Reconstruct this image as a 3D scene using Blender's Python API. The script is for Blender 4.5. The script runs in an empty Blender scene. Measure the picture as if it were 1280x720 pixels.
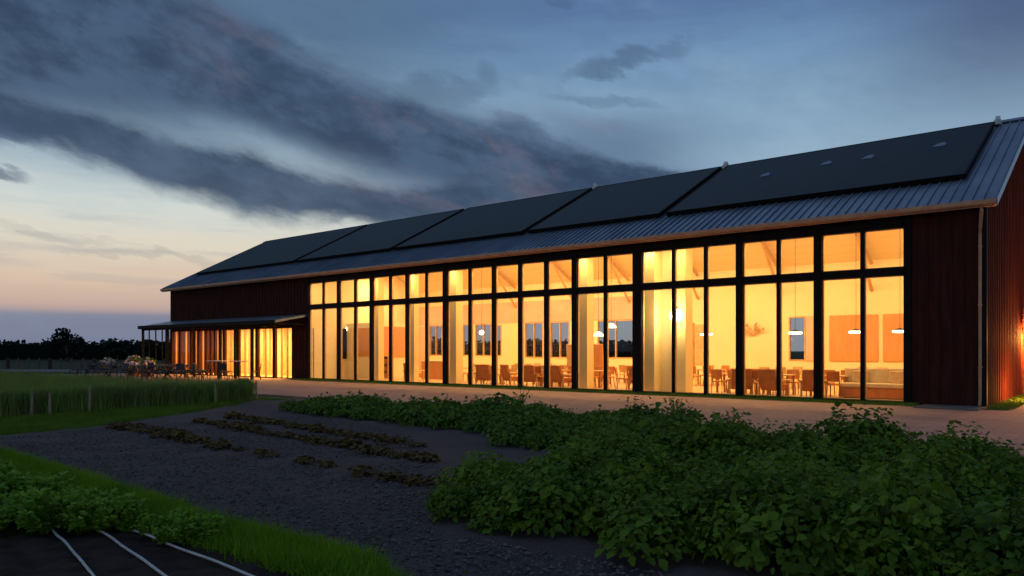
import bpy, math, random
import numpy as np
from mathutils import Vector, Matrix
random.seed(7); RS = np.random.RandomState(7)
S = bpy.context.scene; COL = S.collection
PI = math.pi
cos, sin = math.cos, math.sin

# ------------------------------------------------------------------ materials
def lin(c):
    return tuple(((v/255)/12.92 if v/255 <= .04045 else ((v/255+.055)/1.055)**2.4) for v in c)

class NT:
    """small node helper"""
    def __init__(s, tree): s.t = tree
    def n(s, kind, **kw):
        nd = s.t.nodes.new(kind)
        for k, v in kw.items():
            if k.startswith('i_'):
                key = k[2:]; key = int(key) if key.isdigit() else key.replace('_', ' ')
                s.put(nd, key, v)
            else: setattr(nd, k, v)
        return nd
    def put(s, nd, key, v):
        if isinstance(v, bpy.types.NodeSocket): s.t.links.new(v, nd.inputs[key])
        elif isinstance(v, bpy.types.Node): s.t.links.new(v.outputs[0], nd.inputs[key])
        else:
            if isinstance(v, tuple) and len(v) == 3 and nd.inputs[key].type == 'RGBA': v = v+(1,)
            nd.inputs[key].default_value = v
    def m(s, op, a, b=None, c=None, clamp=False):
        nd = s.t.nodes.new('ShaderNodeMath'); nd.operation = op; nd.use_clamp = clamp
        for i, v in enumerate((a, b, c)):
            if v is not None: s.put(nd, i, v)
        return nd.outputs[0]
    def mixc(s, f, a, b, mode='MIX'):
        nd = s.t.nodes.new('ShaderNodeMix'); nd.data_type = 'RGBA'; nd.blend_type = mode
        s.put(nd, 0, f); s.put(nd, 6, a); s.put(nd, 7, b)
        return nd.outputs[2]
    def ss(s, x, lo, hi, o0=0., o1=1.):
        nd = s.t.nodes.new('ShaderNodeMapRange'); nd.interpolation_type = 'SMOOTHSTEP'
        s.put(nd, 0, x); nd.inputs[1].default_value = lo; nd.inputs[2].default_value = hi
        nd.inputs[3].default_value = o0; nd.inputs[4].default_value = o1
        return nd.outputs[0]
    def noise(s, vec, scale, detail=3, rough=.5, dim='3D'):
        nd = s.t.nodes.new('ShaderNodeTexNoise'); nd.noise_dimensions = dim
        if vec is not None: s.t.links.new(vec, nd.inputs['Vector'])
        nd.inputs['Scale'].default_value = scale; nd.inputs['Detail'].default_value = detail
        nd.inputs['Roughness'].default_value = rough
        return nd.outputs[0]

def mat(name, col, rough=.6, metal=0., col2=None, nscale=4., ndetail=4, bump=0., bscale=30., stretch=(1,1,1),
        spec=.5, emit=None, estr=1., trans=0., island=0., perobj=False):
    m = bpy.data.materials.new(name); m.use_nodes = True
    T = NT(m.node_tree); b = m.node_tree.nodes['Principled BSDF']
    tc = T.n('ShaderNodeTexCoord'); mp = T.n('ShaderNodeMapping'); mp.inputs['Scale'].default_value = stretch
    m.node_tree.links.new(tc.outputs['Object'], mp.inputs['Vector'])
    v = mp.outputs[0]
    if col2 is None: col2 = tuple(c*.72 for c in col)
    f = T.ss(T.noise(v, nscale, ndetail, .6), .34, .66)
    if perobj:
        oi = T.n('ShaderNodeObjectInfo'); f = T.m('ADD', T.m('MULTIPLY', f, .5), T.m('MULTIPLY', oi.outputs['Random'], .5))
    if island:
        g = T.n('ShaderNodeNewGeometry')
        f = T.m('ADD', T.m('MULTIPLY', f, 1-island), T.m('MULTIPLY', g.outputs['Random Per Island'], island))
    T.put(b, 'Base Color', T.mixc(f, tuple(col)+(1,), tuple(col2)+(1,)))
    b.inputs['Roughness'].default_value = rough; b.inputs['Metallic'].default_value = metal
    b.inputs['Specular IOR Level'].default_value = spec
    if bump:
        bn = T.n('ShaderNodeBump'); bn.inputs['Strength'].default_value = min(1, bump); bn.inputs['Distance'].default_value = .02
        T.put(bn, 'Height', T.noise(v, bscale, 4, .65)); T.put(b, 'Normal', bn)
    if emit:
        b.inputs['Emission Color'].default_value = tuple(emit)+(1,); b.inputs['Emission Strength'].default_value = estr
    if trans:
        tr = T.n('ShaderNodeBsdfTranslucent'); T.put(tr, 'Color', T.mixc(f, tuple(c*1.1 for c in col)+(1,), tuple(c*1.1 for c in col2)+(1,)))
        mx = T.n('ShaderNodeMixShader'); mx.inputs[0].default_value = trans
        m.node_tree.links.new(b.outputs[0], mx.inputs[1]); m.node_tree.links.new(tr.outputs[0], mx.inputs[2])
        m.node_tree.links.new(mx.outputs[0], m.node_tree.nodes['Material Output'].inputs['Surface'])
    return m

M = {}
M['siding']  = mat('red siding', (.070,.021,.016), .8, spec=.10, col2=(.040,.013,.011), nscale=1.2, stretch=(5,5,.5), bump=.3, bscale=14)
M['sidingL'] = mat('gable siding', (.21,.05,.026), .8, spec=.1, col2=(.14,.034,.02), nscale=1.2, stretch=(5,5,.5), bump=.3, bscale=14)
M['frame']   = mat('black window frame', (.012,.008,.008), .6, spec=.12)
M['trimdark']= mat('dark trim', (.018,.011,.010), .7, spec=.15)
M['roof']    = mat('standing seam metal', (.24,.31,.40), .38, .5, col2=(.16,.22,.30), nscale=.9, stretch=(1,.4,1), bump=.05, bscale=5)
M['gutter']  = mat('copper gutter', (.62,.36,.22), .5, .1, col2=(.50,.27,.16), nscale=3)
M['cream']   = mat('cream plaster', (.84,.72,.46), .85, col2=(.80,.66,.40), nscale=.35, bump=.05)
M['yellow']  = mat('pale yellow plaster', (.86,.76,.50), .8, col2=(.80,.68,.42), nscale=.5)
M['pink']    = mat('terracotta pink plaster', (.70,.46,.36), .85, col2=(.64,.40,.31), nscale=.6)
M['orange']  = mat('orange wood panel', (.66,.30,.10), .5, col2=(.60,.25,.08), nscale=2, stretch=(4,4,.6))
M['ceil']    = mat('pine ceiling', (.88,.74,.45), .7, col2=(.84,.68,.39), nscale=1.5, stretch=(.3,4,4))
M['beam']    = mat('timber beam', (.60,.38,.17), .6, col2=(.50,.29,.12), nscale=2)
M['floor']   = mat('oak floor', (.62,.40,.19), .4, col2=(.50,.30,.13), nscale=3, stretch=(.4,5,1))
M['wood']    = mat('warm wood', (.50,.25,.09), .5, col2=(.38,.17,.06), nscale=5, stretch=(3,3,.6))
M['woodpale']= mat('pale wood', (.66,.44,.22), .45, col2=(.54,.33,.15), nscale=5)
M['cushion'] = mat('cream upholstery', (.74,.60,.38), .9, col2=(.66,.5,.3), nscale=3)
M['rust']    = mat('rust upholstery', (.62,.25,.08), .85, col2=(.50,.18,.055), nscale=3)
M['darkfab'] = mat('dark blue grey cover', (.030,.036,.06), .7, col2=(.018,.02,.034), nscale=3)
M['darkmetal']=mat('dark metal', (.02,.02,.024), .5, .5)
M['white']   = mat('white top', (.72,.66,.58), .5, col2=(.62,.56,.48), nscale=3)
M['terra']   = mat('terracotta pot', (.40,.17,.10), .8, nscale=6)
M['petal']   = mat('pale pink petals', (.80,.42,.36), .7, col2=(.85,.66,.55), nscale=20, island=.7)
M['hose']    = mat('pale plastic pipe', (.62,.64,.66), .4, col2=(.48,.5,.5), nscale=6)
M['blackfabric']= mat('black soil', (.030,.024,.020), .95, spec=.05, col2=(.060,.046,.038), nscale=4, bump=1, bscale=22)
M['stake']   = mat('weathered stake', (.34,.29,.20), .8, col2=(.22,.18,.12), nscale=8, stretch=(3,3,.5))
M['stone']   = mat('soil crumb', (.17,.15,.14), .9, col2=(.05,.045,.045), nscale=3, island=.9)
M['lamp']    = mat('lit lamp glass', (.9,.8,.6), .5, emit=(1,.72,.36), estr=3.2)
M['globe']   = mat('lit globe', (.9,.85,.7), .5, emit=(1,.80,.46), estr=9)
M['whitebox']= mat('white bracket', (.75,.77,.8), .5)
M['trunk']   = mat('bark', (.05,.04,.03), .9)
M['farleaf'] = mat('far foliage', (.020,.036,.028), .9, spec=.05, col2=(.012,.022,.018), nscale=1.5, island=.5)
M['bushleaf']= mat('broad crop leaf', (.20,.34,.024), .65, col2=(.026,.078,.016), nscale=1.6, trans=.25, island=.4, spec=.15, perobj=True)
M['bush2']   = mat('low crop leaf', (.15,.28,.028), .65, col2=(.035,.095,.02), nscale=1.6, trans=.22, island=.4, spec=.15, perobj=True)
M['redleaf'] = mat('reddish lettuce leaf', (.17,.14,.035), .7, col2=(.075,.035,.025), nscale=4, trans=.2, island=.7, spec=.15)
M['fernleaf']= mat('feathery crop leaf', (.26,.46,.05), .65, col2=(.11,.25,.03), nscale=1.5, trans=.25, island=.4, spec=.15)
M['grass']   = mat('bright grass blade', (.23,.42,.022), .65, col2=(.10,.24,.014), nscale=1.2, trans=.25, island=.4, spec=.15)
M['lawn']    = mat('lawn grass blade', (.14,.27,.025), .65, col2=(.08,.17,.02), nscale=1.2, trans=.2, island=.4, spec=.15)
M['tallcrop']= mat('tall crop blade', (.19,.36,.07), .65, col2=(.17,.20,.07), nscale=.8, trans=.2, island=.4, spec=.15)

# glass: clear with a faint fresnel reflection
g = bpy.data.materials.new('window glass'); g.use_nodes = True; T = NT(g.node_tree)
g.node_tree.nodes.remove(g.node_tree.nodes['Principled BSDF'])
tr = T.n('ShaderNodeBsdfTransparent', i_Color=(.97,.96,.93,1)); gl = T.n('ShaderNodeBsdfGlossy', i_Roughness=.02)
geo = T.n('ShaderNodeNewGeometry'); fr = T.n('ShaderNodeFresnel', i_IOR=T.m('ADD', T.m('MULTIPLY', geo.outputs['Backfacing'], 1/1.3-1.3), 1.3)); mx = T.n('ShaderNodeMixShader')
g.node_tree.links.new(fr.outputs[0], mx.inputs[0]); g.node_tree.links.new(tr.outputs[0], mx.inputs[1]); g.node_tree.links.new(gl.outputs[0], mx.inputs[2])
g.node_tree.links.new(mx.outputs[0], g.node_tree.nodes['Material Output'].inputs['Surface']); M['glass'] = g

# solar glass: dark blue-grey cells with a faint grid, part reflective
def solar_mat():
    m = bpy.data.materials.new('solar cells'); m.use_nodes = True; T = NT(m.node_tree); b = m.node_tree.nodes['Principled BSDF']
    tc = T.n('ShaderNodeTexCoord')
    br = T.n('ShaderNodeTexBrick'); br.offset = 0; br.squash = 1
    m.node_tree.links.new(tc.outputs['Object'], br.inputs['Vector'])
    br.inputs['Color1'].default_value = (.014,.026,.034,1); br.inputs['Color2'].default_value = (.017,.029,.038,1)
    br.inputs['Mortar'].default_value = (.034,.046,.056,1); br.inputs['Scale'].default_value = 1
    br.inputs['Mortar Size'].default_value = .018; br.inputs['Brick Width'].default_value = 1.02; br.inputs['Row Height'].default_value = 1.66
    n = T.noise(tc.outputs['Object'], .35, 4, .6)
    T.put(b, 'Base Color', T.mixc(T.ss(n, .3, .7), br.outputs[0], (.020,.032,.040,1)))
    b.inputs['Roughness'].default_value = .5; b.inputs['Specular IOR Level'].default_value = .13
    return m
M['solar'] = solar_mat()

def ground_mat(name, c1, c2, c3, scale, bscale, bdist, fine=60):
    m = bpy.data.materials.new(name); m.use_nodes = True; T = NT(m.node_tree); b = m.node_tree.nodes['Principled BSDF']
    tc = T.n('ShaderNodeTexCoord'); v = tc.outputs['Object']
    a = T.ss(T.noise(v, scale, 5, .6), .3, .7); f = T.ss(T.noise(v, fine, 3, .7), .35, .7)
    T.put(b, 'Base Color', T.mixc(T.m('MULTIPLY', f, .7), T.mixc(a, c1+(1,), c2+(1,)), c3+(1,)))
    b.inputs['Roughness'].default_value = .95; b.inputs['Specular IOR Level'].default_value = .2
    bn = T.n('ShaderNodeBump'); bn.inputs['Strength'].default_value = 1; bn.inputs['Distance'].default_value = bdist
    T.put(bn, 'Height', T.noise(v, bscale, 6, .7)); T.put(b, 'Normal', bn)
    return m
M['field'] = ground_mat('field', (.020,.036,.014), (.03,.05,.018), (.012,.02,.01), .08, 6, .05, 5)
M['soil']  = ground_mat('garden soil', (.112,.089,.084), (.070,.056,.056), (.17,.145,.135), .5, 26, .035)
M['lawnground'] = ground_mat('lawn ground', (.05,.10,.016), (.03,.07,.012), (.07,.12,.02), .6, 20, .03)
M['path']  = ground_mat('pale gravel path', (.16,.155,.15), (.12,.12,.12), (.2,.19,.18), .6, 20, .02)

def paving_mat():
    m = bpy.data.materials.new('reddish paving'); m.use_nodes = True; T = NT(m.node_tree); b = m.node_tree.nodes['Principled BSDF']
    tc = T.n('ShaderNodeTexCoord'); v = tc.outputs['Object']
    br = T.n('ShaderNodeTexBrick'); m.node_tree.links.new(v, br.inputs['Vector'])
    br.inputs['Color1'].default_value = (.47,.27,.20,1); br.inputs['Color2'].default_value = (.40,.225,.17,1)
    br.inputs['Mortar'].default_value = (.20,.13,.11,1); br.inputs['Scale'].default_value = 1
    br.inputs['Mortar Size'].default_value = .012; br.inputs['Brick Width'].default_value = .6; br.inputs['Row Height'].default_value = .3
    a = T.ss(T.noise(v, .55, 5, .6), .35, .68)
    T.put(b, 'Base Color', T.mixc(T.m('MULTIPLY', a, .6), br.outputs[0], (.25,.155,.13,1)))
    b.inputs['Roughness'].default_value = .8
    bn = T.n('ShaderNodeBump'); bn.inputs['Strength'].default_value = .6; bn.inputs['Distance'].default_value = .012
    T.put(bn, 'Height', T.noise(v, 30, 4, .6)); T.put(b, 'Normal', bn)
    return m
M['paving'] = paving_mat()

# ------------------------------------------------------------------ mesh building
class MB:
    def __init__(s): s.v = []; s.f = []
    def add(s, vs, fs):
        o = len(s.v); s.v += [tuple(p) for p in vs]; s.f += [tuple(i+o for i in q) for q in fs]; return s
    def box(s, x0, x1, y0, y1, z0, z1, rot=0, piv=None):
        vs = [(x,y,z) for z in (z0,z1) for y in (y0,y1) for x in (x0,x1)]
        if rot:
            px, py = piv if piv else ((x0+x1)/2, (y0+y1)/2)
            vs = [(px+(x-px)*cos(rot)-(y-py)*sin(rot), py+(x-px)*sin(rot)+(y-py)*cos(rot), z) for x,y,z in vs]
        return s.add(vs, [(0,2,3,1),(4,5,7,6),(0,1,5,4),(2,6,7,3),(0,4,6,2),(1,3,7,5)])
    def prism(s, poly, axis, a, b):
        """poly in the two other axes, extruded from a to b along axis"""
        def P(u, w, t): return {'x':(t,u,w),'y':(u,t,w),'z':(u,w,t)}[axis]
        n = len(poly)
        vs = [P(u,w,a) for u,w in poly]+[P(u,w,b) for u,w in poly]
        return s.add(vs, [tuple(range(n))[::-1], tuple(range(n,2*n))]+[(i,(i+1)%n,n+(i+1)%n,n+i) for i in range(n)])
    def tube(s, pts, r, n=8, r1=None):
        pts = [Vector(p) for p in pts]; k = len(pts); rings = []
        for i, p in enumerate(pts):
            d = (pts[min(i+1,k-1)]-pts[max(i-1,0)]).normalized()
            a = d.cross(Vector((0,0,1)));  a = a if a.length > .05 else d.cross(Vector((1,0,0)))
            a.normalize(); b = d.cross(a); rr = r+( (r1-r)*i/(k-1) if r1 is not None else 0)
            rings += [p+(a*cos(2*PI*j/n)+b*sin(2*PI*j/n))*rr for j in range(n)]
        fs = [(i*n+j,i*n+(j+1)%n,(i+1)*n+(j+1)%n,(i+1)*n+j) for i in range(k-1) for j in range(n)]
        fs += [tuple(range(n))[::-1], tuple(range((k-1)*n,k*n))]
        return s.add(rings, fs)
    def lathe(s, prof, n=16, c=(0,0,0)):
        vs = [(c[0]+r*cos(2*PI*j/n), c[1]+r*sin(2*PI*j/n), c[2]+z) for r,z in prof for j in range(n)]
        k = len(prof)
        fs = [(i*n+j,i*n+(j+1)%n,(i+1)*n+(j+1)%n,(i+1)*n+j) for i in range(k-1) for j in range(n)]
        fs += [tuple(range(n))[::-1], tuple(range((k-1)*n,k*n))]
        return s.add(vs, fs)
    def obj(s, name, m, parent=None, bevel=0, smooth=False, **kw):
        me = bpy.data.meshes.new(name); me.from_pydata(s.v, [], s.f); me.update()
        if isinstance(m, str): m = M[m]
        me.materials.append(m)
        if smooth: me.polygons.foreach_set('use_smooth', [True]*len(me.polygons))
        o = bpy.data.objects.new(name, me); COL.objects.link(o)
        if parent: o.parent = parent
        if bevel:
            b = o.modifiers.new('bevel', 'BEVEL'); b.width = bevel; b.segments = 2; b.limit_method = 'ANGLE'
        for k, v in kw.items(): o[k] = v
        return o
def tag(o, label, cat, group=None, kind=None):
    o['label'] = label; o['category'] = cat
    if group: o['group'] = group
    if kind: o['kind'] = kind
    return o
def empty(name, loc=(0,0,0), rz=0):
    o = bpy.data.objects.new(name, None); COL.objects.link(o); o.location = loc; o.rotation_euler = (0,0,rz)
    o.empty_display_size = .2; return o
def dup(root, loc, rz, label=None, group=None, scale=None):
    r = root.copy(); COL.objects.link(r); r.location = loc; r.rotation_euler = (0,0,rz)
    if scale: r.scale = scale
    if label: r['label'] = label
    if group: r['group'] = group
    for ch in list(root.children):
        c = ch.copy(); COL.objects.link(c); c.parent = r
        for gch in ch.children:
            d = gch.copy(); COL.objects.link(d); d.parent = c
    return r

# site frame: camera stands at the origin looking along +Y.  Barn frame: x along the glazed front, y into the barn.
ROT = -math.atan2(.6421, .7666); P0 = (12.06, 23.5)
def BW(x, y, z=0): return (P0[0]+x*cos(ROT)-y*sin(ROT), P0[1]+x*sin(ROT)+y*cos(ROT), z)

# ------------------------------------------------------------------ barn
barn = empty('barn', BW(0,0), ROT)
tag(barn, 'long dark red barn with a tall lit glazed front and a metal roof', 'barn')
XL, XR, DP = -47.06, 2.15, 15.4           # far and near gable, depth
ZE, ZR, YR = 6.0, 10.16, 7.7              # eave and ridge
RS_ = (ZR-ZE)/(YR+.45)                    # roof slope rise per metre (measured from eave edge at y=-.45)
def roofz(y): return ZE+(y+.45)*RS_ if y <= YR else ZE+(2*YR-y+.45)*RS_

def battens(mb, x0, x1, z0, z1, y, step=.3, t=.022, w=.045):
    n = int((x1-x0)/step)
    for i in range(n+1):
        x = x0+.03+i*(x1-x0-.06)/max(n,1); mb.box(x-w/2, x+w/2, y-t, y, z0, z1)
# front walls
fw = MB()
fw.box(.22, XR-.12, 0, .2, 0, 5.93); battens(fw, .3, XR-.2, 0, 5.9, 0)
fw.obj('front_wall', 'siding', barn); fw = MB()
fw.box(XL, -30.78, 0, .2, 3.12, 5.93); battens(fw, XL+.1, -30.9, 3.14, 5.9, 0)
fw.box(-32.35, -30.78, .0, .2, 0, 3.117); battens(fw, -32.3, -30.9, 0, 3.1, 0)
fw.obj('front_wall', 'siding', barn)
MB().box(XR-.117, XR+.035, -.035, .17, 0, 5.95).obj('corner_board', 'trimdark', barn, .01)
MB().box(.003, .215, -.05, .17, 0, 5.93).obj('corner_board', 'frame', barn, .01)
# gables
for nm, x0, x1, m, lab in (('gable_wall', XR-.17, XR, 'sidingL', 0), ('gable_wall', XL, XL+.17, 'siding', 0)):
    g = MB(); y0 = .2; 
    g.prism([(y0,0),(DP,0),(DP,roofz(DP)-.16),(YR,ZR-.16),(y0,roofz(y0)-.16)], 'x', x0, x1)
    s = 1 if x1 == XR else -1; xs = x1 if s > 0 else x0
    y = .42
    while y < DP-.1:
        zt = roofz(y)-.25
        a, b = (xs, xs+.03) if s > 0 else (xs-.03, xs)
        g.box(a, b, y-.028, y+.028, .05, zt); y += .36
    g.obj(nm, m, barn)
# back wall with window holes (the holes are real, the dusk shows through them)
def holed(mb, x0, x1, y0, y1, z0, z1, holes):
    xs = sorted({x0, x1, *[h[0] for h in holes], *[h[1] for h in holes]})
    for a, b in zip(xs, xs[1:]):
        cur = z0
        for h in sorted([h for h in holes if h[0] <= a+1e-6 and h[1] >= b-1e-6], key=lambda h: h[2]):
            if h[2] > cur+1e-4: mb.box(a, b, y0, y1, cur, h[2])
            cur = h[3]
        if cur < z1: mb.box(a, b, y0, y1, cur, z1)
    return mb
DB = 15.1
def t_at(px, w):
    r = (px-640)/955; return -((P0[0]+.6421*w)-r*(P0[1]+.7666*w))/(.7666+.6421*r)
holes = []
for a, b, z0, z1 in [(537,553,1.3,3.6),(571,587,1.3,3.6),(594,614.5,1.3,3.6),(619.5,627,1.3,3.5),(656,679,1.2,3.6),
                     (688,712,1.2,3.6),(747,793,1.2,3.6),(986,1007,1.15,3.5)]:
    holes.append((round(t_at(a,DB),3), round(t_at(b,DB),3), z0, z1))
bw = holed(MB(), XL+.17, XR-.17, DB, DB+.2, 0, roofz(DB)-.16, holes); bw.obj('back_wall', 'cream', barn)
for h in holes:
    w = MB(); a, b, z0, z1 = h; c = (a+b)/2
    for X in ([a, b-.07] + ([c-.03] if b-a > 1.2 else [])): w.box(X+.003, X+.067, DB-.03, DB+.12, z0+.003, z1-.003)
    for Z in (z0, z1-.07): w.box(a+.07, b-.07, DB-.028, DB+.118, Z+.003, Z+.067)
    o = w.obj('back_window', 'beam', barn)
    MB().box(a+.07, b-.07, DB+.05, DB+.058, z0+.07, z1-.07).obj('pane', 'glass', o)
# pink upper band and orange doors / panels on the back wall
MB().box(-37.95, t_at(799,DB), DB-.03, DB-.003, 3.62, 5.05).obj('wall_band', 'pink', barn)
for a, b, z0, z1, m in [(519,532,.1,3.55,'pink'),(857,868,.1,3.3,'wood'),(869,880,.9,3.2,'woodpale'),
                        (1008,1019,1.15,3.5,'pink'),(1037,1098,1.15,3.5,'orange'),(1104,1160,1.15,3.5,'orange')]:
    MB().box(t_at(a,DB), t_at(b,DB), DB-.06, DB-.004, z0, z1).obj('wall_panel', m, barn, .01)
# roof
def roof_side(sgn):
    mb = MB(); x0, x1 = XL-.3, XR+.32
    def Y(y): return y if sgn > 0 else 2*YR-y
    q = [(Y(-.45),ZE),(Y(YR),ZR),(Y(YR),ZR-.09),(Y(-.45),ZE-.09)]
    if sgn < 0: q = q[::-1]
    mb.prism(q, 'x', x0, x1)
    n = int((x1-x0)/.29)
    for i in range(n+1):
        x = x0+.02+i*(x1-x0-.04)/n
        r = [(Y(-.46),ZE+.002),(Y(YR),ZR+.002),(Y(YR),ZR+.055),(Y(-.46),ZE+.05)]
        if sgn < 0: r = r[::-1]
        mb.prism(r, 'x', x-.016, x+.016)
    return mb
roof = roof_side(1).obj('roof', 'roof', barn)
roof_side(-1).obj('roof', 'roof', barn)
MB().prism([(YR-.22,ZR-.03),(YR,ZR+.10),(YR+.22,ZR-.03),(YR+.2,ZR-.06),(YR,ZR+.06),(YR-.2,ZR-.06)], 'x', XL-.32, XR+.34).obj('ridge_cap', 'roof', barn)
for x0, x1 in ((XR+.322, XR+.36), (XL-.34, XL-.302)):       # rake boards
    rb = MB()
    for s in (1,-1):
        Y = (lambda y: y) if s > 0 else (lambda y: 2*YR-y)
        q = [(Y(-.45),ZE+.03),(Y(YR),ZR+.03),(Y(YR),ZR-.2),(Y(-.45),ZE-.2)]
        rb.prism(q if s > 0 else q[::-1], 'x', x0, x1)
    rb.obj('rake_board', 'roof', barn)
# eave box: soffit and fascia
MB().box(XL-.28, XR+.3, -.38, .0, ZE-.135, ZE-.095).box(XL-.28, XR+.3, -.44, -.383, ZE-.21, ZE-.095).obj('eave_fascia', 'gutter', barn)
gp = [(-.445,ZE-.03),(-.445,ZE-.14),(-.475,ZE-.17),(-.545,ZE-.17),(-.585,ZE-.13),(-.595,ZE-.02),(-.575,ZE-.02),(-.565,ZE-.12),(-.54,ZE-.15),(-.48,ZE-.15),(-.465,ZE-.13),(-.465,ZE-.03)]
gut = MB().prism(gp, 'x', XL-.3, XR+.33).obj('gutter', 'gutter', barn)
dn = MB(); dn.tube([(XR-.02,-.53,ZE-.15),(XR-.02,-.53,ZE-.3),(XR-.1,-.2,ZE-.75),(XR-.12,-.1,ZE-.95),(XR-.12,-.1,.25),(XR-.12,-.2,.1)], .045, 10)
for z in (1.2, 3.0, 4.7): dn.box(XR-.18, XR-.06, -.12, -.035, z, z+.03)
dn.obj('downpipe', 'gutter', barn, smooth=False)
# glazed front.  bays: (x0, x1) of the glass lights in metres, grouped
BAYS = [
 [(-30.66,-29.43),(-29.32,-28.10)], [(-27.89,-26.66),(-26.53,-25.35)], [(-25.12,-23.86),(-23.72,-22.60)], [(-22.43,-21.21),(-21.10,-19.98)],
 [(-19.70,-18.34),(-18.20,-16.90),(-16.70,-15.37),(-15.19,-13.94),(-13.74,-12.48)], [(-12.24,-10.94),(-10.82,-9.59)],
 [(-9.19,-7.92),(-7.82,-6.63),(-6.52,-5.40)], [(-5.15,-3.96),(-3.85,-2.71)], [(-2.45,-1.26),(-1.15,0.0)] ]
ZB, ZM0, ZM1, ZT = .125, 4.02, 4.27, 5.48
edges = [ -30.775 ]
for a, b in zip(BAYS, BAYS[1:]): edges.append((a[-1][1]+b[0][0])/2)
edges.append(0.0)
for k, bay in enumerate(BAYS):
    e0, e1 = edges[k]+.002, edges[k+1]-.002
    f = MB(); y0, y1 = -.05, .10
    f.box(e0, bay[0][0], y0-.02, y1, 0.02, 5.84)
    f.box(bay[-1][1], max(e1, bay[-1][1]+.001), y0-.02, y1, 0.02, 5.84)
    x0, x1 = bay[0][0], bay[-1][1]
    f.box(x0, x1, y0, y1, .02, ZB); f.box(x0, x1, y0, y1, ZM0, ZM1); f.box(x0, x1, y0, y1, ZT, 5.84)
    for p, q in zip(bay, bay[1:]):
        for z0, z1 in ((ZB, ZM0), (ZM1, ZT)): f.box(p[1], q[0], y0+.012, y1-.01, z0, z1)
    w = f.obj('window', 'frame', barn)
    for p in bay:
        for z0, z1 in ((ZB, ZM0), (ZM1, ZT)):
            MB().box(p[0], p[1], .02, .028, z0, z1).obj('pane', 'glass', w)
            # slim warm inner bead round each light
    bd = MB()
    for p in bay:
        for z0, z1 in ((ZB, ZM0), (ZM1, ZT)):
            t_ = .028
            bd.box(p[0], p[0]+t_, .04, .13, z0, z1); bd.box(p[1]-t_, p[1], .04, .13, z0, z1)
            bd.box(p[0]+t_, p[1]-t_, .04, .13, z0, z0+t_); bd.box(p[0]+t_, p[1]-t_, .04, .13, z1-t_, z1)
    bd.obj('inner_bead', 'woodpale', w)
MB().box(-30.775, .0, -.045, .2, 5.843, 5.86).box(-30.775,.0,.0,.2,5.862,5.93).obj('lintel', 'trimdark', barn)
MB().box(-30.775, .2, -.12, .15, -.05, .018).obj('sill', 'frame', barn)
# floor, ceiling, inner linings
MB().box(XL+.17, XR-.17, .203, DB, -.1, .06).obj('floor', 'floor', barn)
cl = MB()
cl.prism([(.2,roofz(.2)-.14),(YR,ZR-.14),(YR,ZR-.18),(.2,roofz(.2)-.18)], 'x', XL+.18, XR-.18)
cl.prism([(DB,roofz(DB)-.14),(DB,roofz(DB)-.18),(YR,ZR-.18),(YR,ZR-.14)], 'x', XL+.18, XR-.18)
cl.obj('ceiling', 'ceil', barn)
iw = MB()
iw.prism([(.22,.06),(DB-.01,.06),(DB-.01,roofz(DB)-.2),(YR,ZR-.2),(.22,roofz(.22)-.2)], 'x', XR-.26, XR-.19)
iw.prism([(3.6,.06),(DB-.01,.06),(DB-.01,roofz(DB)-.2),(YR,ZR-.2),(3.6,roofz(3.6)-.2)], 'x', -38.1, -38.0)
iw.prism([(.22,.06),(3.6,.06),(3.6,roofz(3.6)-.2),(.22,roofz(.22)-.2)], 'x', -31.1, -31.0)
iw.box(-31, XR-.3, .21, .25, 5.5, 5.9)
iw.box(.22, XR-.3, .21, .25, .06, 5.5)
iw.obj('inner_wall', 'cream', barn)
# timber frames across the hall
for x in (-28,-23,-18.9,-14.3,-9.5,-4.9,-.6):
    tb = MB()
    for s in (1,-1):
        Y = (lambda y: y) if s > 0 else (lambda y: DB+.2-y)
        tb.tube([(x, Y(.35), roofz(.35)-.35), (x, YR, ZR-.38)], .12, 4)
        if s < 0: tb.tube([(x, DB-.05, 4.7), (x, Y(2.6), roofz(2.6)-.45)], .09, 4)
    tb.tube([(x, 3.6, 7.75), (x, 11.8, 7.75)], .09, 4)
    tb.obj('truss', 'beam', barn)
# inside piers and service core
M['pier'] = mat('warm yellow pier plaster', (.90,.72,.36), .8, col2=(.86,.66,.30), nscale=.5)
def pier(px0, px1, y, d, z1, m='pier', lab=None):
    a, b = t_at(px0, y), t_at(px1, y)
    return MB().box(a, b, y, y+d, .06, z1).obj('pillar', m, barn, .02)
pier(511,517.5,.8,.35,6.28); pier(560.5,570,.8,.5,6.28); pier(723,734,.8,.5,6.28); pier(838,857,1.0,.6,6.28); pier(803,818,.7,.7,6.28)
pier(466,473,1.2,.4,6.28)
MB().box(t_at(818,1.3), t_at(838,1.3), 1.3, 1.5, .06, 6.3).obj('inner_wall', 'cream', barn)
# low core room at the far end of the hall
def y_at(px, x):
    lo, hi = -1., 16.
    for _ in range(40):
        m_ = (lo+hi)/2
        if t_at(px, m_) > x: lo = m_
        else: hi = m_
    return lo
CXE = -28.6; y_c = y_at(466, CXE)          # corner of the low core room
ch = [(-30.75,-30.55,1.0,3.0)]
core = holed(MB(), -30.98, CXE, y_c, y_c+.15, .06, 3.2, ch)
core.box(CXE-.15, CXE, y_c+.153, y_at(512,CXE), .06, 3.2).box(-30.98,CXE,y_c,y_at(512,CXE),3.203,3.3)
core.obj('core_room', 'yellow', barn)
MB().box(-30.3, CXE-.25, y_c-.05, y_c-.003, 1.4, 3.0).obj('wall_panel', 'orange', barn)
MB().box(CXE+.003, CXE+.05, y_at(478,CXE), y_at(508,CXE), 1.3, 3.1).obj('wall_panel', 'orange', barn)
MB().box(-30.975, -30.93, .5, 1.9, .07, 3.0).obj('core_door', 'yellow', barn)
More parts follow.
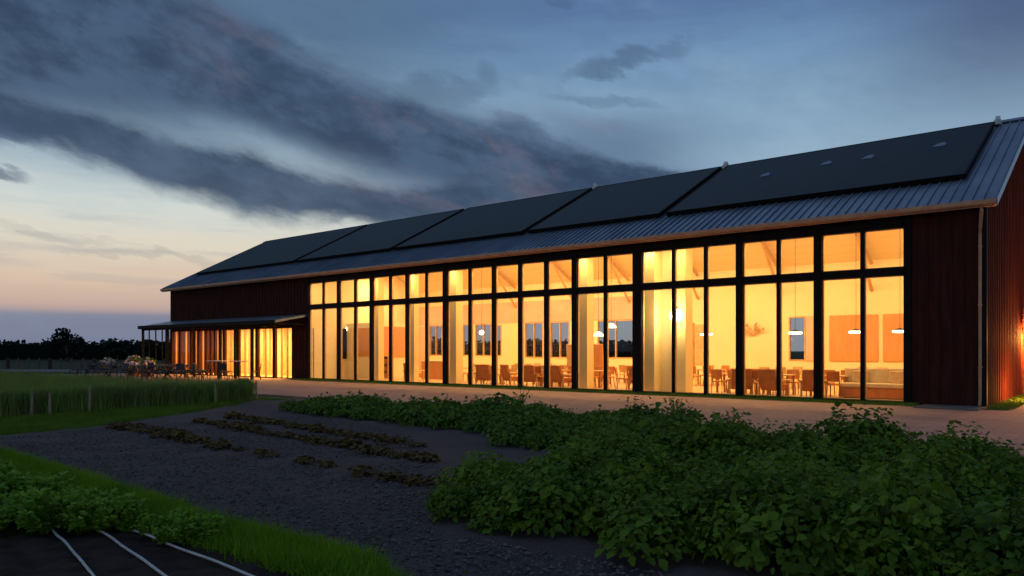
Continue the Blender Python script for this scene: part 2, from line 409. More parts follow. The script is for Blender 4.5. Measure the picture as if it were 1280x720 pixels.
MB().box(-30.97, -30.92, 2.55, 2.8, 1.2, 3.0).obj('slot_window', 'frame', barn)

# ------------------------------------------------------------------ porch wing (still the barn)
pz = [215.5,224,226,238,240,247.5,249,257,258.5,262.5,264,268,269.5,279,281.5,295,299,319.5,322.5,341,344.5,366]
PX = [t_at(p,0) for p in pz]
wn = MB(); y0, y1 = -.03, .12
lights = [(PX[i],PX[i+1]) for i in range(0,len(PX),2)]
cur = XL
for a, b in lights:
    wn.box(cur, a, y0, y1, 0.02, 3.117); cur = b
wn.box(cur, -32.352, y0, y1, .02, 3.117)
for a, b in lights:
    wn.box(a, b, y0+.01, y1-.01, .02, .11); wn.box(a, b, y0+.01, y1-.01, 3.0, 3.117)
pw = wn.obj('window', 'siding', barn)
for a, b in lights: MB().box(a, b, .03, .038, .11, 3.0).obj('pane', 'glass', pw)
# slim glazing bars
for a, b in lights:
    if b-a > .8:
        n = int((b-a)/.8)
        for i in range(1, n+1): MB().box(a+(b-a)*i/(n+1)-.02, a+(b-a)*i/(n+1)+.02, -.01, .1, .11, 3.0).obj('glazing_bar', 'wood', pw)
# room behind
MB().box(XL+.2, -31.12, 3.6, 3.7, .06, 7.2).box(XL+.2,-31.12,.22,3.597,3.403,3.5).obj('inner_wall', 'cream', barn)
cu = MB(); x = XL+.5
while x < -31.6:
    w_ = random.choice([.2,.3,.4,.25]); cu.box(x, x+w_, 3.1, 3.28, .07, 3.3); x += w_+random.choice([.5,.8,1.1,.6])
cu.obj('wooden_screen', 'woodpale', barn)
# canopy
CX0, CX1 = -47.2, -30.85
cp = MB()
cp.prism([(-2.1,3.34),(-.02,3.74),(-.02,3.62),(-2.1,3.22)], 'x', CX0, CX1)
canopy = cp.obj('porch_roof', 'roof', barn)
MB().box(CX0-.02, CX1+.02, -2.2, -2.103, 3.16, 3.37).box(CX0-.02,CX0+.1,-2.1,-.05,3.14,3.215).box(CX1-.1,CX1+.02,-2.1,-.05,3.14,3.215).obj('fascia', 'trimdark', canopy)
MB().box(CX0+.12, CX1-.12, -2.0, -1.86, 3.05, 3.2).obj('beam', 'trimdark', canopy)
for x in (-47.0,-43.6,-40.0,-36.9,-35.2,-33.4):
    MB().box(x-.07, x+.07, -2.0, -1.86, 0, 3.047).obj('post', 'trimdark', canopy, .008)
for y in (-1.5,-1.05,-.6,-.15):
    MB().box(-47.06, -46.98, y-.03, y+.03, 0, 3.13).obj('screen_slat', 'trimdark', canopy)

# ------------------------------------------------------------------ solar arrays on the roof
seg = [(1.42,-8.95,''),(-9.25,-16.0,''),(-16.32,-25.1,''),(-25.45,-34.0,''),(-34.35,-46.1,'')]
slabs = ['widest black solar array, at the near gable end of the roof', 'second black solar array from the near gable, between two white ridge brackets',
         'middle black solar array of the five on the barn roof', 'fourth black solar array from the near gable, above the left half of the windows',
         'far end black solar array of the roof, above the porch wing']
ang = math.atan(RS_)
for (x1, x0, _), lab in zip(seg, slabs):
    y0, y1 = 1.5, 7.25
    L = math.hypot(y1-y0, (y1-y0)*RS_)
    e = empty('solar_array', BW((x0+x1)/2, y0, roofz(y0)), ROT); tag(e, lab, 'solar panels', 'solar arrays along the barn roof')
    h = (x1-x0)/2
    def inc(name, mb, m, par):       # tilt to the roof plane
        c, s_ = cos(ang), sin(ang); mb.v = [(x, y*c-z*s_, y*s_+z*c) for x,y,z in mb.v]; return mb.obj(name, m, par)
    inc('panel_surface', MB().box(-h+.062, h-.062, .03, L-.03, .165, .195), 'solar', e)
    fr_ = MB().box(-h, h, 0, .028, .06, .208).box(-h, h, L-.028, L, .08, .208).box(-h, -h+.06, .028, L-.028, .06, .208).box(h-.06, h, .028, L-.028, .06, .208)
    inc('frame', fr_, 'frame', e)
    rl = MB()
    for yy in (.12, L*.35, L*.65, L-.2): rl.box(-h+.05, h-.05, yy, yy+.07, .056, .162)
    inc('mounting_rail', rl, 'frame', e)
c_, s_ = cos(ang), sin(ang)
for x, lab in ((1.5,'small white ridge bracket at the near end of the roof'),(-9.08,'small white ridge bracket between the first and second solar arrays'),(-16.2,'small white ridge bracket between the second and middle solar arrays')):
    e = MB().box(-.11,.11,-.16,.16,.03,.22).prism([(-.16,.223),(.16,.223),(.03,.36),(-.1,.36)],'x',-.07,.07).obj('roof_bracket', 'whitebox', None, .01)
    e.location = BW(x, 7.3, roofz(7.3)); e.rotation_euler = (0,0,ROT); tag(e, lab, 'bracket', 'white ridge brackets')
for px_x, yy, lab in ((-6.2,4.6,'low pale roof vent, leftmost of four on the near solar array'),(-3.9,4.95,'low pale roof vent, second from left on the near solar array'),(-2.35,4.9,'low pale roof vent, third from left on the near solar array'),(.0,5.1,'low pale roof vent, rightmost of four on the near solar array')):
    e = MB().add([(-.22,-.08,0),(.18,-.1,0),(.24,.08,0),(-.1,.1,0),(-.05,.02,.07),(.17,.05,.09)],[(0,3,2,1),(0,1,5,4),(1,2,5),(2,3,4,5),(3,0,4)]).obj('roof_vent', 'roof', None)
    e.location = BW(px_x, yy, roofz(yy)+.20/c_); e.rotation_euler = (ang,0,ROT); e.rotation_mode='XYZ'
    tag(e, lab, 'roof vent', 'pale vents on the near solar array')

# ------------------------------------------------------------------ things inside the hall
def chair_proto(m_seat, m_leg, label):
    e = empty('chair'); tag(e, label, 'chair', 'chairs inside the hall')
    MB().box(-.23,.23,-.22,.23,.42,.47).obj('seat', m_seat, e, .015)
    b = MB(); b.prism([(.20,.55),(.24,.55),(.31,.92),(.27,.92)], 'x', -.22, .22); b.obj('backrest', m_seat, e, .01)
    for sx in (-1,1):
        MB().tube([(sx*.2,-.19,.42),(sx*.22,-.22,0)], .02, 6).obj('leg', m_leg, e)
        MB().tube([(sx*.2,.28,.9),(sx*.2,.2,.42),(sx*.22,.26,0)], .02, 6).obj('leg', m_leg, e)
    return e
c_rust = chair_proto('rust', 'wood', 'x'); c_wood = chair_proto('woodpale', 'wood', 'x')
used = {id(c_rust): 0, id(c_wood): 0}
def put_chair(proto, x, y, rz, label, grp):
    loc = BW(x, y, .062)
    if not used[id(proto)]:
        used[id(proto)] = 1; proto.location = loc; proto.rotation_euler = (0,0,ROT+rz); proto['label'] = label; proto['group'] = grp; return proto
    return dup(proto, loc, ROT+rz, label, grp)
def table(x, y, w, d, label, grp, m='woodpale', round_=False, h=.75):
    e = empty('table', BW(x, y, .062), ROT); tag(e, label, 'table', grp)
    if round_:
        MB().lathe([(w/2-.01,h-.04),(w/2,h-.03),(w/2,h),(w/2-.01,h+.002)], 24).obj('tabletop', m, e)
        MB().lathe([(.26,0),(.26,.02),(.05,.05),(.04,h-.045)], 12).obj('leg', 'wood', e)
    else:
        MB().box(-w/2,w/2,-d/2,d/2,h-.045,h).obj('tabletop', m, e, .008)
        for sx in (-1,1):
            for sy in (-1,1): MB().box(sx*(w/2-.08)-.03, sx*(w/2-.08)+.03, sy*(d/2-.08)-.03, sy*(d/2-.08)+.03, 0, h-.048).obj('leg', 'wood', e)
    return e
tabs = [(-21.6,3.2,0,'small pale dining table just behind the left windows, beside the bookshelf'),
        (-18.9,2.6,0,'pale dining table behind the tall pillar at the middle bay'),
        (-17.0,4.2,0,'pale dining table beneath the small hanging globe'),
        (-15.2,2.4,0,'pale dining table in front of the two blue back windows'),
        (-13.2,2.6,0,'pale dining table with rust chairs left of the slim pillar'),
        (-10.5,2.2,1,'round dining table beneath the two white shade lamps'),
        (-6.6,2.6,0,'dining table with rust chairs right of the glowing wide pillar'),
        (-4.9,2.3,0,'dining table below the dried flower wall ornament'),
        (-3.0,2.6,0,'dining table in front of the dark back window')]
for k, (x, y, rd, lab) in enumerate(tabs):
    table(x, y, 1.15 if rd else 1.3, .8, lab, 'dining tables', 'white' if rd else 'woodpale', rd)
    pr = c_rust if k in (3,4,5,6,7,8) else c_wood
    col = 'rust upholstered' if pr is c_rust else 'pale wooden'
    pos = [(x-.35,y-.62,PI),(x+.35,y-.62,PI),(x-.35,y+.66,0),(x+.35,y+.66,0)] if not rd else [(x+.85*cos(a),y+.85*sin(a),a-PI/2) for a in (.3,1.8,3.4,5.0)]
    for j, (cx, cy, rz) in enumerate(pos):
        put_chair(pr, cx, cy, rz+random.uniform(-.25,.25), (col+' chair at the '+lab.replace('small ','').replace('pale ','').replace('dining ','')), 'chairs at the '+lab)
# second row further back
for k, (x, y) in enumerate([(-20.5,7.5),(-17.2,8),(-13.8,7.6),(-10.2,7.8),(-6.6,7.4),(-3.2,7.8)]):
    wh = ['far left end of the hall','left of the blue windows','middle of the hall behind the window tables','beyond the round table','beyond the glowing wide pillar','near the orange wall panels'][k]
    table(x, y, 1.5, .8, 'long back row dining table, '+wh, 'back row dining tables')
    for j, (cx, cy, rz) in enumerate([(x-.4,y-.62,PI),(x+.4,y-.62,PI),(x-.4,y+.66,0),(x+.4,y+.66,0)]):
        put_chair(c_rust if k%2 else c_wood, cx, cy, rz+random.uniform(-.2,.2), ('rust' if k%2 else 'pale wooden')+' chair at the back row table, '+wh, 'back row chairs, '+wh)
# two tall wing chairs seen against the blue windows
for x, lab in ((-16.0,'left of two tall wooden armchairs against the blue windows'),(-14.6,'right of two tall wooden armchairs against the blue windows')):
    e = empty('armchair', BW(x, 5.4, .062), ROT+PI); tag(e, lab, 'armchair', 'tall armchairs')
    MB().box(-.34,.34,-.3,.32,.3,.45).obj('seat','rust',e,.03)
    MB().prism([(.28,.45),(.4,.45),(.5,1.95),(.4,1.95)],'x',-.36,.36).obj('backrest','orange' if x>-15 else 'woodpale',e,.04)
    for s in (-1,1):
        MB().box(s*.38-.04,s*.38+.04,-.3,.36,.55,.62).obj('armrest','wood',e,.01)
        for yy in (-.26,.3): MB().box(s*.33-.03,s*.33+.03,yy-.03,yy+.03,0,.55 if yy<0 else .3).obj('leg','wood',e)
lc = [(-18.6,1.5,.3,'beside the slim pillar at the middle bay'),(-17.3,1.9,-.4,'second from the slim pillar'),(-15.9,1.6,.2,'under the small bright globe'),
      (-14.4,1.9,-.2,'before the first blue back window'),(-13.0,1.5,.4,'before the second blue back window'),(-11.3,3.4,-.3,'left of the round table'),
      (-5.9,1.5,.5,'right of the glowing wide pillar'),(-4.6,1.4,-.2,'below the dried stem ornament'),(-3.3,1.7,.3,'under the dark back window'),(-24.2,2.0,.2,'beside the low bookshelf')]
L0 = None
for x, y, rz, wh in lc:
    lab = 'low rust orange lounge chair '+wh
    if L0 is None:
        L0 = empty('lounge_chair', BW(x,y,.062), ROT+PI+rz); tag(L0, lab, 'lounge chair', 'rust lounge chairs along the glass')
        MB().box(-.36,.36,-.38,.3,.2,.42).obj('seat','rust',L0,.05)
        MB().prism([(.22,.3),(.38,.3),(.52,.98),(.36,.98)],'x',-.36,.36).obj('backrest','rust',L0,.05)
        for s in (-1,1):
            MB().box(s*.40-.05,s*.40+.05,-.36,.38,.52,.6).obj('armrest','woodpale',L0,.02)
            for yy in (-.3,.3): MB().box(s*.40-.025,s*.40+.025,yy-.03,yy+.03,0,.517).obj('leg','woodpale',L0)
    else: dup(L0, BW(x,y,.062), ROT+PI+rz, lab, 'rust lounge chairs along the glass')
# long banquette near the right end
e = empty('banquette_sofa', BW(-1.0, 2.2, .062), ROT); tag(e, 'long cream banquette on a rust brown base behind the rightmost windows', 'sofa')
MB().box(-1.5,2.6,-.3,.3,.03,.36).obj('base','rust',e,.01)
MB().box(-1.52,2.62,-.33,.3,.365,.52).obj('seat','cushion',e,.04)
MB().prism([(.303,.36),(.45,.36),(.52,1.02),(.38,1.02)],'x',-1.5,2.6).obj('backrest','cushion',e,.04)
for k, (x,rz) in enumerate([(-.9,.2),(.2,-.15),(1.3,.1)]):
    o = MB().prism([(.0,.0),(.12,.0),(.22,.42),(.12,.42)],'x',-.24,.24).obj('cushion', 'rust' if k==2 else 'woodpale', None, .04)
    o.location = BW(-1.0+x, 2.3, .585); o.rotation_euler=(0,0,ROT+rz)
    tag(o, ['leftmost pale cushion on the cream banquette','middle pale cushion on the cream banquette','rust red cushion at the right end of the cream banquette'][k], 'cushion')
# bookshelf
xb = t_at(478,3.1)
e = empty('bookshelf', BW(xb, 3.1, .062), ROT); tag(e, 'low brown open bookshelf behind the left windows', 'bookshelf')
for X in (-.45,.42): MB().box(X,X+.03,0,.35,0,1.3).obj('side_panel','wood',e)
for Z in (.05,.45,.86,1.27): MB().box(-.417,.417,.01,.34,Z,Z+.03).obj('shelf','wood',e)
MB().box(-.417,.417,.34,.352,.05,1.3).obj('back_panel','wood',e)
bk = MB(); 
for Z in (.083,.483,.893):
    X = -.4
    while X < .3:
        w_ = random.uniform(.03,.06); bk.box(X,X+w_,.08,.3,Z,Z+random.uniform(.2,.3)); X += w_+.004
o = bk.obj('row_of_books','rust',None); o.location = BW(xb,3.1,.062); o.rotation_euler=(0,0,ROT); tag(o,'rows of rust coloured books packed in the low bookshelf','books',None,'stuff')
# service counters
for x, lab in ((t_at(545,5),'orange fronted serving counter beneath the coat on the left back wall'),):
    e = empty('counter', BW(x,5.0,.062), ROT); tag(e, lab, 'counter')
    MB().box(-.9,.9,-.3,.3,.0,1.0).obj('cabinet','orange',e,.01); MB().box(-.95,.95,-.35,.35,1.003,1.05).obj('countertop','white',e,.01)
# dried flower wall ornament
wo = MB(); 
for i in range(16):
    a = random.uniform(.1,PI-.1); r = random.uniform(.25,.55)
    wo.tube([(0,0,0),(r*.5*cos(a),-.03,r*.4*sin(a)),(r*cos(a),-.05,r*.75*sin(a))], .012, 5)
    wo.lathe([(.01,-.05),(.045,0),(.01,.05)],6,(r*cos(a),-.05,r*.75*sin(a)))
o = wo.obj('wall_ornament','beam',None); o.location = BW(t_at(943,DB-.1), DB-.08, 2.55); o.rotation_euler=(0,0,ROT); o.scale=(1.6,1.6,1.6)
tag(o,'small dark fan of dried stems on the cream back wall','ornament')

LIGHTS = []
def light(kind, loc, energy, color, **kw):
    l = bpy.data.lights.new('lamp_or_fill_light', kind); l.energy = energy; l.color = color
    for k, v in kw.items(): setattr(l, k, v)
    o = bpy.data.objects.new('lamp_or_fill_light', l); COL.objects.link(o); o.location = loc; return o
WARM = (1,.69,.30)
# flat pendants
for px, y, z, lab in ((883,5.5,2.42,'flat lit pendant lamp right of the glowing wide pillar'),(994,5.5,2.42,'flat lit pendant lamp in front of the dark back window'),
                      (1070,5.5,2.42,'flat lit pendant lamp in front of the wide orange panel'),(1125,5.5,2.42,'rightmost flat lit pendant lamp, at the end orange panel')):
    x = t_at(px, y); e = empty('pendant_lamp', BW(x,y,z), ROT); tag(e, lab, 'pendant lamp', 'flat pendant lamps')
    MB().lathe([(.02,.12),(.05,.11),(.22,.05),(.27,.03)],16).obj('lamp_shade','frame',e)
    MB().lathe([(.26,.028),(.27,.0),(.25,-.05),(.05,-.06)],16).obj('lens','globe',e)
    MB().tube([(0,0,.12),(0,0,roofz(y)-.2-z)],.008,5).obj('cord','frame',e)
# globes and dome shades
for px, y, z, r, lab, strong in ((431,2.9,2.98,.26,'large glowing globe lamp near the far left end of the windows',1),(845,.9,3.05,.26,'large glowing globe lamp on the wide pale pillar',1),
                         (602,6,2.7,.13,'small bright globe lamp hanging before a blue back window',0)):
    x = t_at(px,y); e = empty('globe_lamp', BW(x,y,z), ROT); tag(e, lab, 'globe lamp')
    pr = [(r*sin(a)+.001, -r*cos(a)) for a in [PI*i/10 for i in range(11)]]
    MB().lathe(pr,18).obj('globe','globe',e,smooth=True)
    if strong: MB().box(-.03,.03,.0,.55 if px<500 else .1,r-.02,r+.04).obj('arm','frame',e)
    else: MB().tube([(0,0,r),(0,0,roofz(y)-.2-z)],.008,5).obj('cord','frame',e)
    light('POINT', BW(x,y-(r+.12),z), 130 if strong else 15, (1,.74,.36), shadow_soft_size=.2)
for px, y, z, lab in ((748,3.2,2.35,'lower cone shaded lamp left above the round table'),(764,4.0,2.75,'white dome lamp right above the round table')):
    x = t_at(px,y); e = empty('dome_lamp', BW(x,y,z), ROT); tag(e, lab, 'pendant lamp')
    MB().lathe([(.03,.2),(.12,.17),(.22,.08),(.25,-.02),(.23,-.02),(.2,.07),(.1,.15),(.02,.18)],18).obj('lamp_shade','lamp',e,smooth=True)
    MB().tube([(0,0,.2),(0,0,roofz(y)-.2-z)],.008,5).obj('cord','frame',e)
# general warm hall lighting: added unseen bare area lights, both sides of the ridge
for x in (-28,-23.5,-19,-14.5,-10,-5.5,-1):
    for y, en in ((4.4,170),(10.8,(210 if x > -12 else 300))):
        o = light('AREA', BW(x, y, 7.6 if y<5 else 7.55), en, WARM, shape='RECTANGLE', size=3.0, size_y=.5)
        o.rotation_euler = (0, 0, ROT)
        if y < 5: o.rotation_euler = (math.radians(12), 0, ROT)
for x in (-35.5,):
    o = light('AREA', BW(x, 10, 7.0), 500, WARM, shape='RECTANGLE', size=3.0, size_y=1.); o.rotation_euler = (0,0,ROT)
for x in (-33,-26,-19,-12,-4.5):
    o = light('AREA', BW(x, 7.7, 7.5), 300, WARM, shape='RECTANGLE', size=4.5, size_y=.5); o.rotation_euler = (PI,0,ROT)  # added upward area lights, out of view, to brighten the ceiling
for x in (-44,-40,-36,-33):
    o = light('AREA', BW(x, 1.6, 3.3), 480, (1,.60,.18), shape='RECTANGLE', size=2.4, size_y=.5); o.rotation_euler = (0,0,ROT)

for x in (-28,-23,-18,-13,-8,-3):      # added unseen strip lights just inside the glass, brightening the pillar fronts
    o = light('AREA', BW(x, .42, 5.66), 115, (1,.68,.28), shape='RECTANGLE', size=4.6, size_y=.16); o.rotation_euler = (math.radians(12),0,ROT)
# wall lamp on the gable
e = empty('wall_lamp', BW(XR+.03, 7.75, 2.42), ROT); tag(e, 'lit domed wall lamp on the right gable end of the barn', 'wall lamp')
MB().box(0,.04,-.06,.06,-.1,.14).obj('backplate','frame',e,.01)
MB().tube([(.04,0,.08),(.2,0,.16),(.34,0,.12)],.015,6).obj('arm','frame',e)
MB().lathe([(.03,.1),(.1,.07),(.2,0),(.21,-.02),(.17,-.02)],16,(.36,0,0)).obj('lamp_shade','frame',e)
MB().lathe([(.16,-.022),(.15,-.07),(.06,-.11),(.01,-.12)],16,(.36,0,0)).obj('bulb','globe',e)
light('POINT', BW(XR+.42, 7.75, 2.2), 950, (1,.36,.08), shadow_soft_size=.12)
light('POINT', BW(XR+.9, 3.4, .4), 240, (1,.36,.08), shadow_soft_size=.1)
e = empty('ground_light', BW(XR+.9, 3.4, .0), ROT); tag(e, 'low round ground light at the foot of the right gable', 'ground light')
MB().lathe([(.09,0),(.09,.16),(.08,.18)],12).obj('housing','frame',e); MB().lathe([(.07,.182),(.05,.2),(.01,.205)],12).obj('bulb','lamp',e)

# ------------------------------------------------------------------ ground
def sheet(name, pts, z, m, sub=0):
    mb = MB(); mb.add([(x,y,z) for x,y in pts], [tuple(range(len(pts)))])
    o = mb.obj(name, m); o['kind'] = 'structure'; return o
sheet('ground', [(-900,-300),(900,-300),(900,1500),(-900,1500)], -.01, 'field')
# garden soil as a lumpy grid inside a polygon
def inside(p, poly):
    x, y = p; c = False; j = len(poly)-1
    for i in range(len(poly)):
        xi, yi = poly[i]; xj, yj = poly[j]
        if (yi > y) != (yj > y) and x < (xj-xi)*(y-yi)/(yj-yi)+xi: c = not c
        j = i
    return c
from mathutils import noise as mn
SOIL = [(-10.2,14.6),(-8.8,16.9),(-8.6,21),(-8.3,25.2),(-6.2,26.6)]
ed0 = BW(-31,-9.9)[:2]; ed1 = BW(12,-9.9)[:2]
SOIL = [(-10.2,14.4),(-9.2,16.7),(-8.7,20),(-8.5,25.6), BW(-17.5,-9.85)[:2], BW(-17.5,-9.6)[:2], BW(-3,-9.6)[:2], BW(-3,-11.8)[:2], BW(14,-11.8)[:2], (22,-4), (-1,-4), (-.2,3.6),(-1.3,5.7),(-3.4,7.6),(-8.6,12.3)]
gx, gy = np.arange(-11,22.2,.14), np.arange(-4,27,.14)
mb = MB(); idx = {}
for i, x in enumerate(gx):
    for j, y in enumerate(gy):
        if inside((x,y), SOIL) and y > 2.5:
            q = []
            for a, b in ((0,0),(1,0),(1,1),(0,1)):
                k = (i+a, j+b)
                if k not in idx:
                    X, Y = -11+k[0]*.14, -4+k[1]*.14
                    zz = .03+.035*mn.noise(Vector((X*1.1,Y*1.1,0)))+.022*mn.noise(Vector((X*5,Y*5,3)))
                    idx[k] = len(mb.v); mb.v.append((X,Y,zz))
                q.append(idx[k])
            mb.f.append(tuple(q))
o = mb.obj('garden_soil', 'soil', smooth=True); o['kind'] = 'structure'
# paving in front of the barn (grown in barn frame so that the courses run along it)
pv = MB().box(-52, 16, -9.7, -.95, -.03, .05).box(-3.05,16,-11.9,-9.703,-.03,.05).box(2.9, 16, -.947, 24, -.03, .05).box(-52,-32.2,-.947,.0,-.03,.05)
o = pv.obj('terrace', 'paving'); o.location = BW(0,0); o.rotation_euler = (0,0,ROT); o['kind'] = 'structure'
o = MB().box(-32.2, 2.9, -.944, -.125, -.03, .056).box(2.15,2.9,.003,20,-.03,.056).obj('grass_verge','lawnground'); o.location = BW(0,0); o.rotation_euler=(0,0,ROT); o['kind']='structure'
o = MB().box(.6, 2.2, -1.6, -.12, .0, .085).obj('door_slab','path'); o.location = BW(0,0); o.rotation_euler=(0,0,ROT); o['kind']='structure'
LAWN = [(-40,2),(-9,12.0),(-10.2,14.4),(-9.2,16.7),(-8.7,20),(-8.5,25.6),BW(-23,-9.75)[:2],BW(-23.5,-8.9)[:2],BW(-52,-9.75)[:2],(-60,40)]
sheet('lawn', [(-60,-5),(-2,-5),(-.3,3.7),(-1.3,5.7),(-3.4,7.6),(-8.6,12.3),(-10.2,14.4),(-9.2,16.7),(-8.7,20),(-8.5,25.6),BW(-17.5,-9.72)[:2],BW(-60,-9.72)[:2],(-90,50)], .004, 'lawnground')
sheet('path', [(-60,62),(-20,58),(-18,60),(-30,68),(-60,69)], .012, 'path')
DBP = [(-4.9,6.1),(-4.3,6.75),(-3.7,6.9),(-2.6,6.4),(-1.1,5.45),(-.6,4.0),(-1,3.6),(-6,3.6)]
db = MB(); idx = {}
for i in range(110):
    for j in range(70):
        X, Y = -6+i*.05, 3.6+j*.05
        if inside((X,Y), DBP):
            q = []
            for a, b in ((0,0),(1,0),(1,1),(0,1)):
                k = (i+a, j+b)
                if k not in idx:
                    x_, y_ = -6+k[0]*.05, 3.6+k[1]*.05
                    idx[k] = len(db.v); db.v.append((x_,y_,.062+.03*mn.noise(Vector((x_*3,y_*3,2)))+.022*mn.noise(Vector((x_*9,y_*9,8)))))
                q.append(idx[k])
            db.f.append(tuple(q))
o = db.obj('dark_bed','blackfabric',smooth=True); o['kind'] = 'structure'

# ------------------------------------------------------------------ plants
def leafmesh(name, pos, nrm, tip, L, W, fold=.18, lobes=False):
    """pos (n,3) base; nrm, tip unit vectors; L, W arrays -> mesh data"""
    n = len(pos); side = np.cross(tip, nrm); side /= np.linalg.norm(side,axis=1,keepdims=True)+1e-9
    L = L[:,None]; W = W[:,None]
    if lobes:
        prof = [(0,0,0),(.18,.62,.6),(.5,1,1),(.62,.62,.5),(.8,.6,.6),(1,0,-.5)]
    else: prof = [(0,0,0),(.3,.85,.8),(.6,1,1),(.85,.55,.5),(1,0,-.6)]
    V = []; mids = []
    for (t, w, h) in prof:
        c = pos+tip*L*t - np.array([0,0,1])*L*(.25*t*t)
        V.append(c)
    Lf, Rt = [], []
    for (t, w, h) in prof[1:-1]:
        c = pos+tip*L*t - np.array([0,0,1])*L*(.25*t*t)
        Lf.append(c+side*W*w+nrm*W*fold*h*2); Rt.append(c-side*W*w+nrm*W*fold*h*2)
    allv = V+Lf+Rt; k = len(allv); m = len(prof)
    verts = np.stack(allv,axis=1).reshape(-1,3)
    F = []
    q = m-2
    tri = [(0,1,m),(0,m+q,1)]
    quads = []
    for i in range(q-1):
        quads.append((1+i,2+i,m+i+1,m+i)); quads.append((2+i,1+i,m+q+i,m+q+i+1))
    tri += [(m-2,m-1,m+q-1),(m-1,m-2,m+2*q-1)]
    faces = []
    for a in range(n):
        o = a*k
        faces += [tuple(x+o for x in t) for t in tri]+[tuple(x+o for x in t) for t in quads]
    return verts, faces
def mesh_of(name, verts, faces, m, smooth=True):
    me = bpy.data.meshes.new(name); me.from_pydata([tuple(v) for v in verts], [], faces); me.materials.append(M[m]); me.update()
    if smooth: me.polygons.foreach_set('use_smooth',[True]*len(me.polygons))
    return me
def unit(v): return v/(np.linalg.norm(v,axis=-1,keepdims=True)+1e-9)
def bush_mesh(name, n, R, H, L, W, m, lobes=True, up=.6):
    a = RS.uniform(0,2*PI,n); u = RS.uniform(.10,1,n)
    el = np.arcsin(u**.8); rr = RS.uniform(.55,1.0,n)**.6
    lump = 1+.22*np.sin(a*3+RS.uniform(0,6))*np.cos(el*4+1)
    p = np.stack([R*rr*lump*np.cos(el)*np.cos(a), R*rr*lump*np.cos(el)*np.sin(a), H*rr*lump*np.sin(el)+.03],1)
    out = unit(np.stack([np.cos(a)*np.cos(el),np.sin(a)*np.cos(el),np.sin(el)],1))
    nr = unit(out*(1-up)+np.array([0,0,up])+RS.normal(0,.42,(n,3)))
    tp = unit(out+RS.normal(0,.6,(n,3))); tp = unit(tp-nr*np.sum(tp*nr,1,keepdims=True))
    Ls = L*RS.uniform(.5,1.5,n)
    v, f = leafmesh(name, p, nr, tp, Ls, Ls*W, lobes=lobes)
    # stems
    s = MB()
    for i in range(7):
        b = RS.uniform(0,2*PI); s.tube([(0,0,-.03),(R*.4*cos(b),R*.4*sin(b),H*.5),(R*.7*cos(b),R*.7*sin(b),H*.85)],.008,4)
    o = len(v); v = np.concatenate([v,np.array(s.v)]); f = f+[tuple(i+o for i in q) for q in s.f]
    return mesh_of(name, v, f, m)
def poisson(poly, d, maxn=9999, jitter=.35):
    xs = [p[0] for p in poly]; ys = [p[1] for p in poly]; out = []
    y = min(ys); r = 0
    while y < max(ys):
        x = min(xs)+(d/2 if r%2 else 0)
        while x < max(xs):
            q = (x+random.uniform(-1,1)*d*jitter, y+random.uniform(-1,1)*d*jitter)
            if inside(q, poly): out.append(q)
            x += d
        y += d*.866; r += 1
    random.shuffle(out); return out[:maxn]
def scatter(name, meshes, pts, label, cat, group, smin, smax, zs=(.85,1.15), z=0.02):
    for (x, y) in pts:
        o = bpy.data.objects.new(name, random.choice(meshes)); COL.objects.link(o)
        s = random.uniform(smin, smax)*(1+.5*mn.noise(Vector((x*1.1,y*1.1,5)))); o.location = (x,y,z); o.rotation_euler = (0,0,random.uniform(0,2*PI)); o.scale = (s,s,s*random.uniform(*zs))
        tag(o, label, cat, group)
BED = [(-.75,8.0),(-.72,7.2),(.15,6.75),(.8,6.4),(1.6,5.75),(3.0,5.0),(6,4.4),(8.8,4.6),(8.6,7.6),(7.1,9.6),(5.9,10.7),(5.2,11.6),(4.3,11.6),(2.9,12.6),(1.4,12.0),(.6,11.0),(-.1,9.5),(-.5,8.7)]
bm_ = [bush_mesh('bush%d'%i, 640, .40, .48, .062, .44, 'bushleaf', up=.4) for i in range(6)]
scatter('crop_plant', bm_, poisson(BED,.50,285), 'bushy broad-leaved dark green crop plant in the big bed at lower right', 'crop plant', 'crop plants in the big right bed', .70, 1.15, (.75,1.2))
tall = [(4.95,11.2),(5.25,11.0),(3.1,11.3),(2.2,11.4),(1.2,9.6),(3.9,9.3)]
scatter('tall_crop_plant', bm_, tall, 'taller leafy crop plant standing above the others in the big right bed', 'crop plant', 'taller crop plants in the big right bed', 1.12, 1.28, (1.0,1.12))
BED2 = [(-6.6,21.0),(-4.2,18.9),(-2.4,17.1),(-.6,15.1),(-.2,13.3),(.9,12.4),(2.6,13.2),(3.5,14.6),(3.3,15.9),(1.6,17.6),(-.7,19.6),(-3,21.0),(-5.7,22.2)]
bm2 = [bush_mesh('low%d'%i, 220, .34, .32, .08, .40, 'bush2', up=.45) for i in range(5)]
scatter('low_crop_plant', bm2, poisson(BED2,.46,260), 'low green crop plant in the long bed beside the terrace', 'crop plant', 'crop plants in the long middle bed', .8, 1.2)
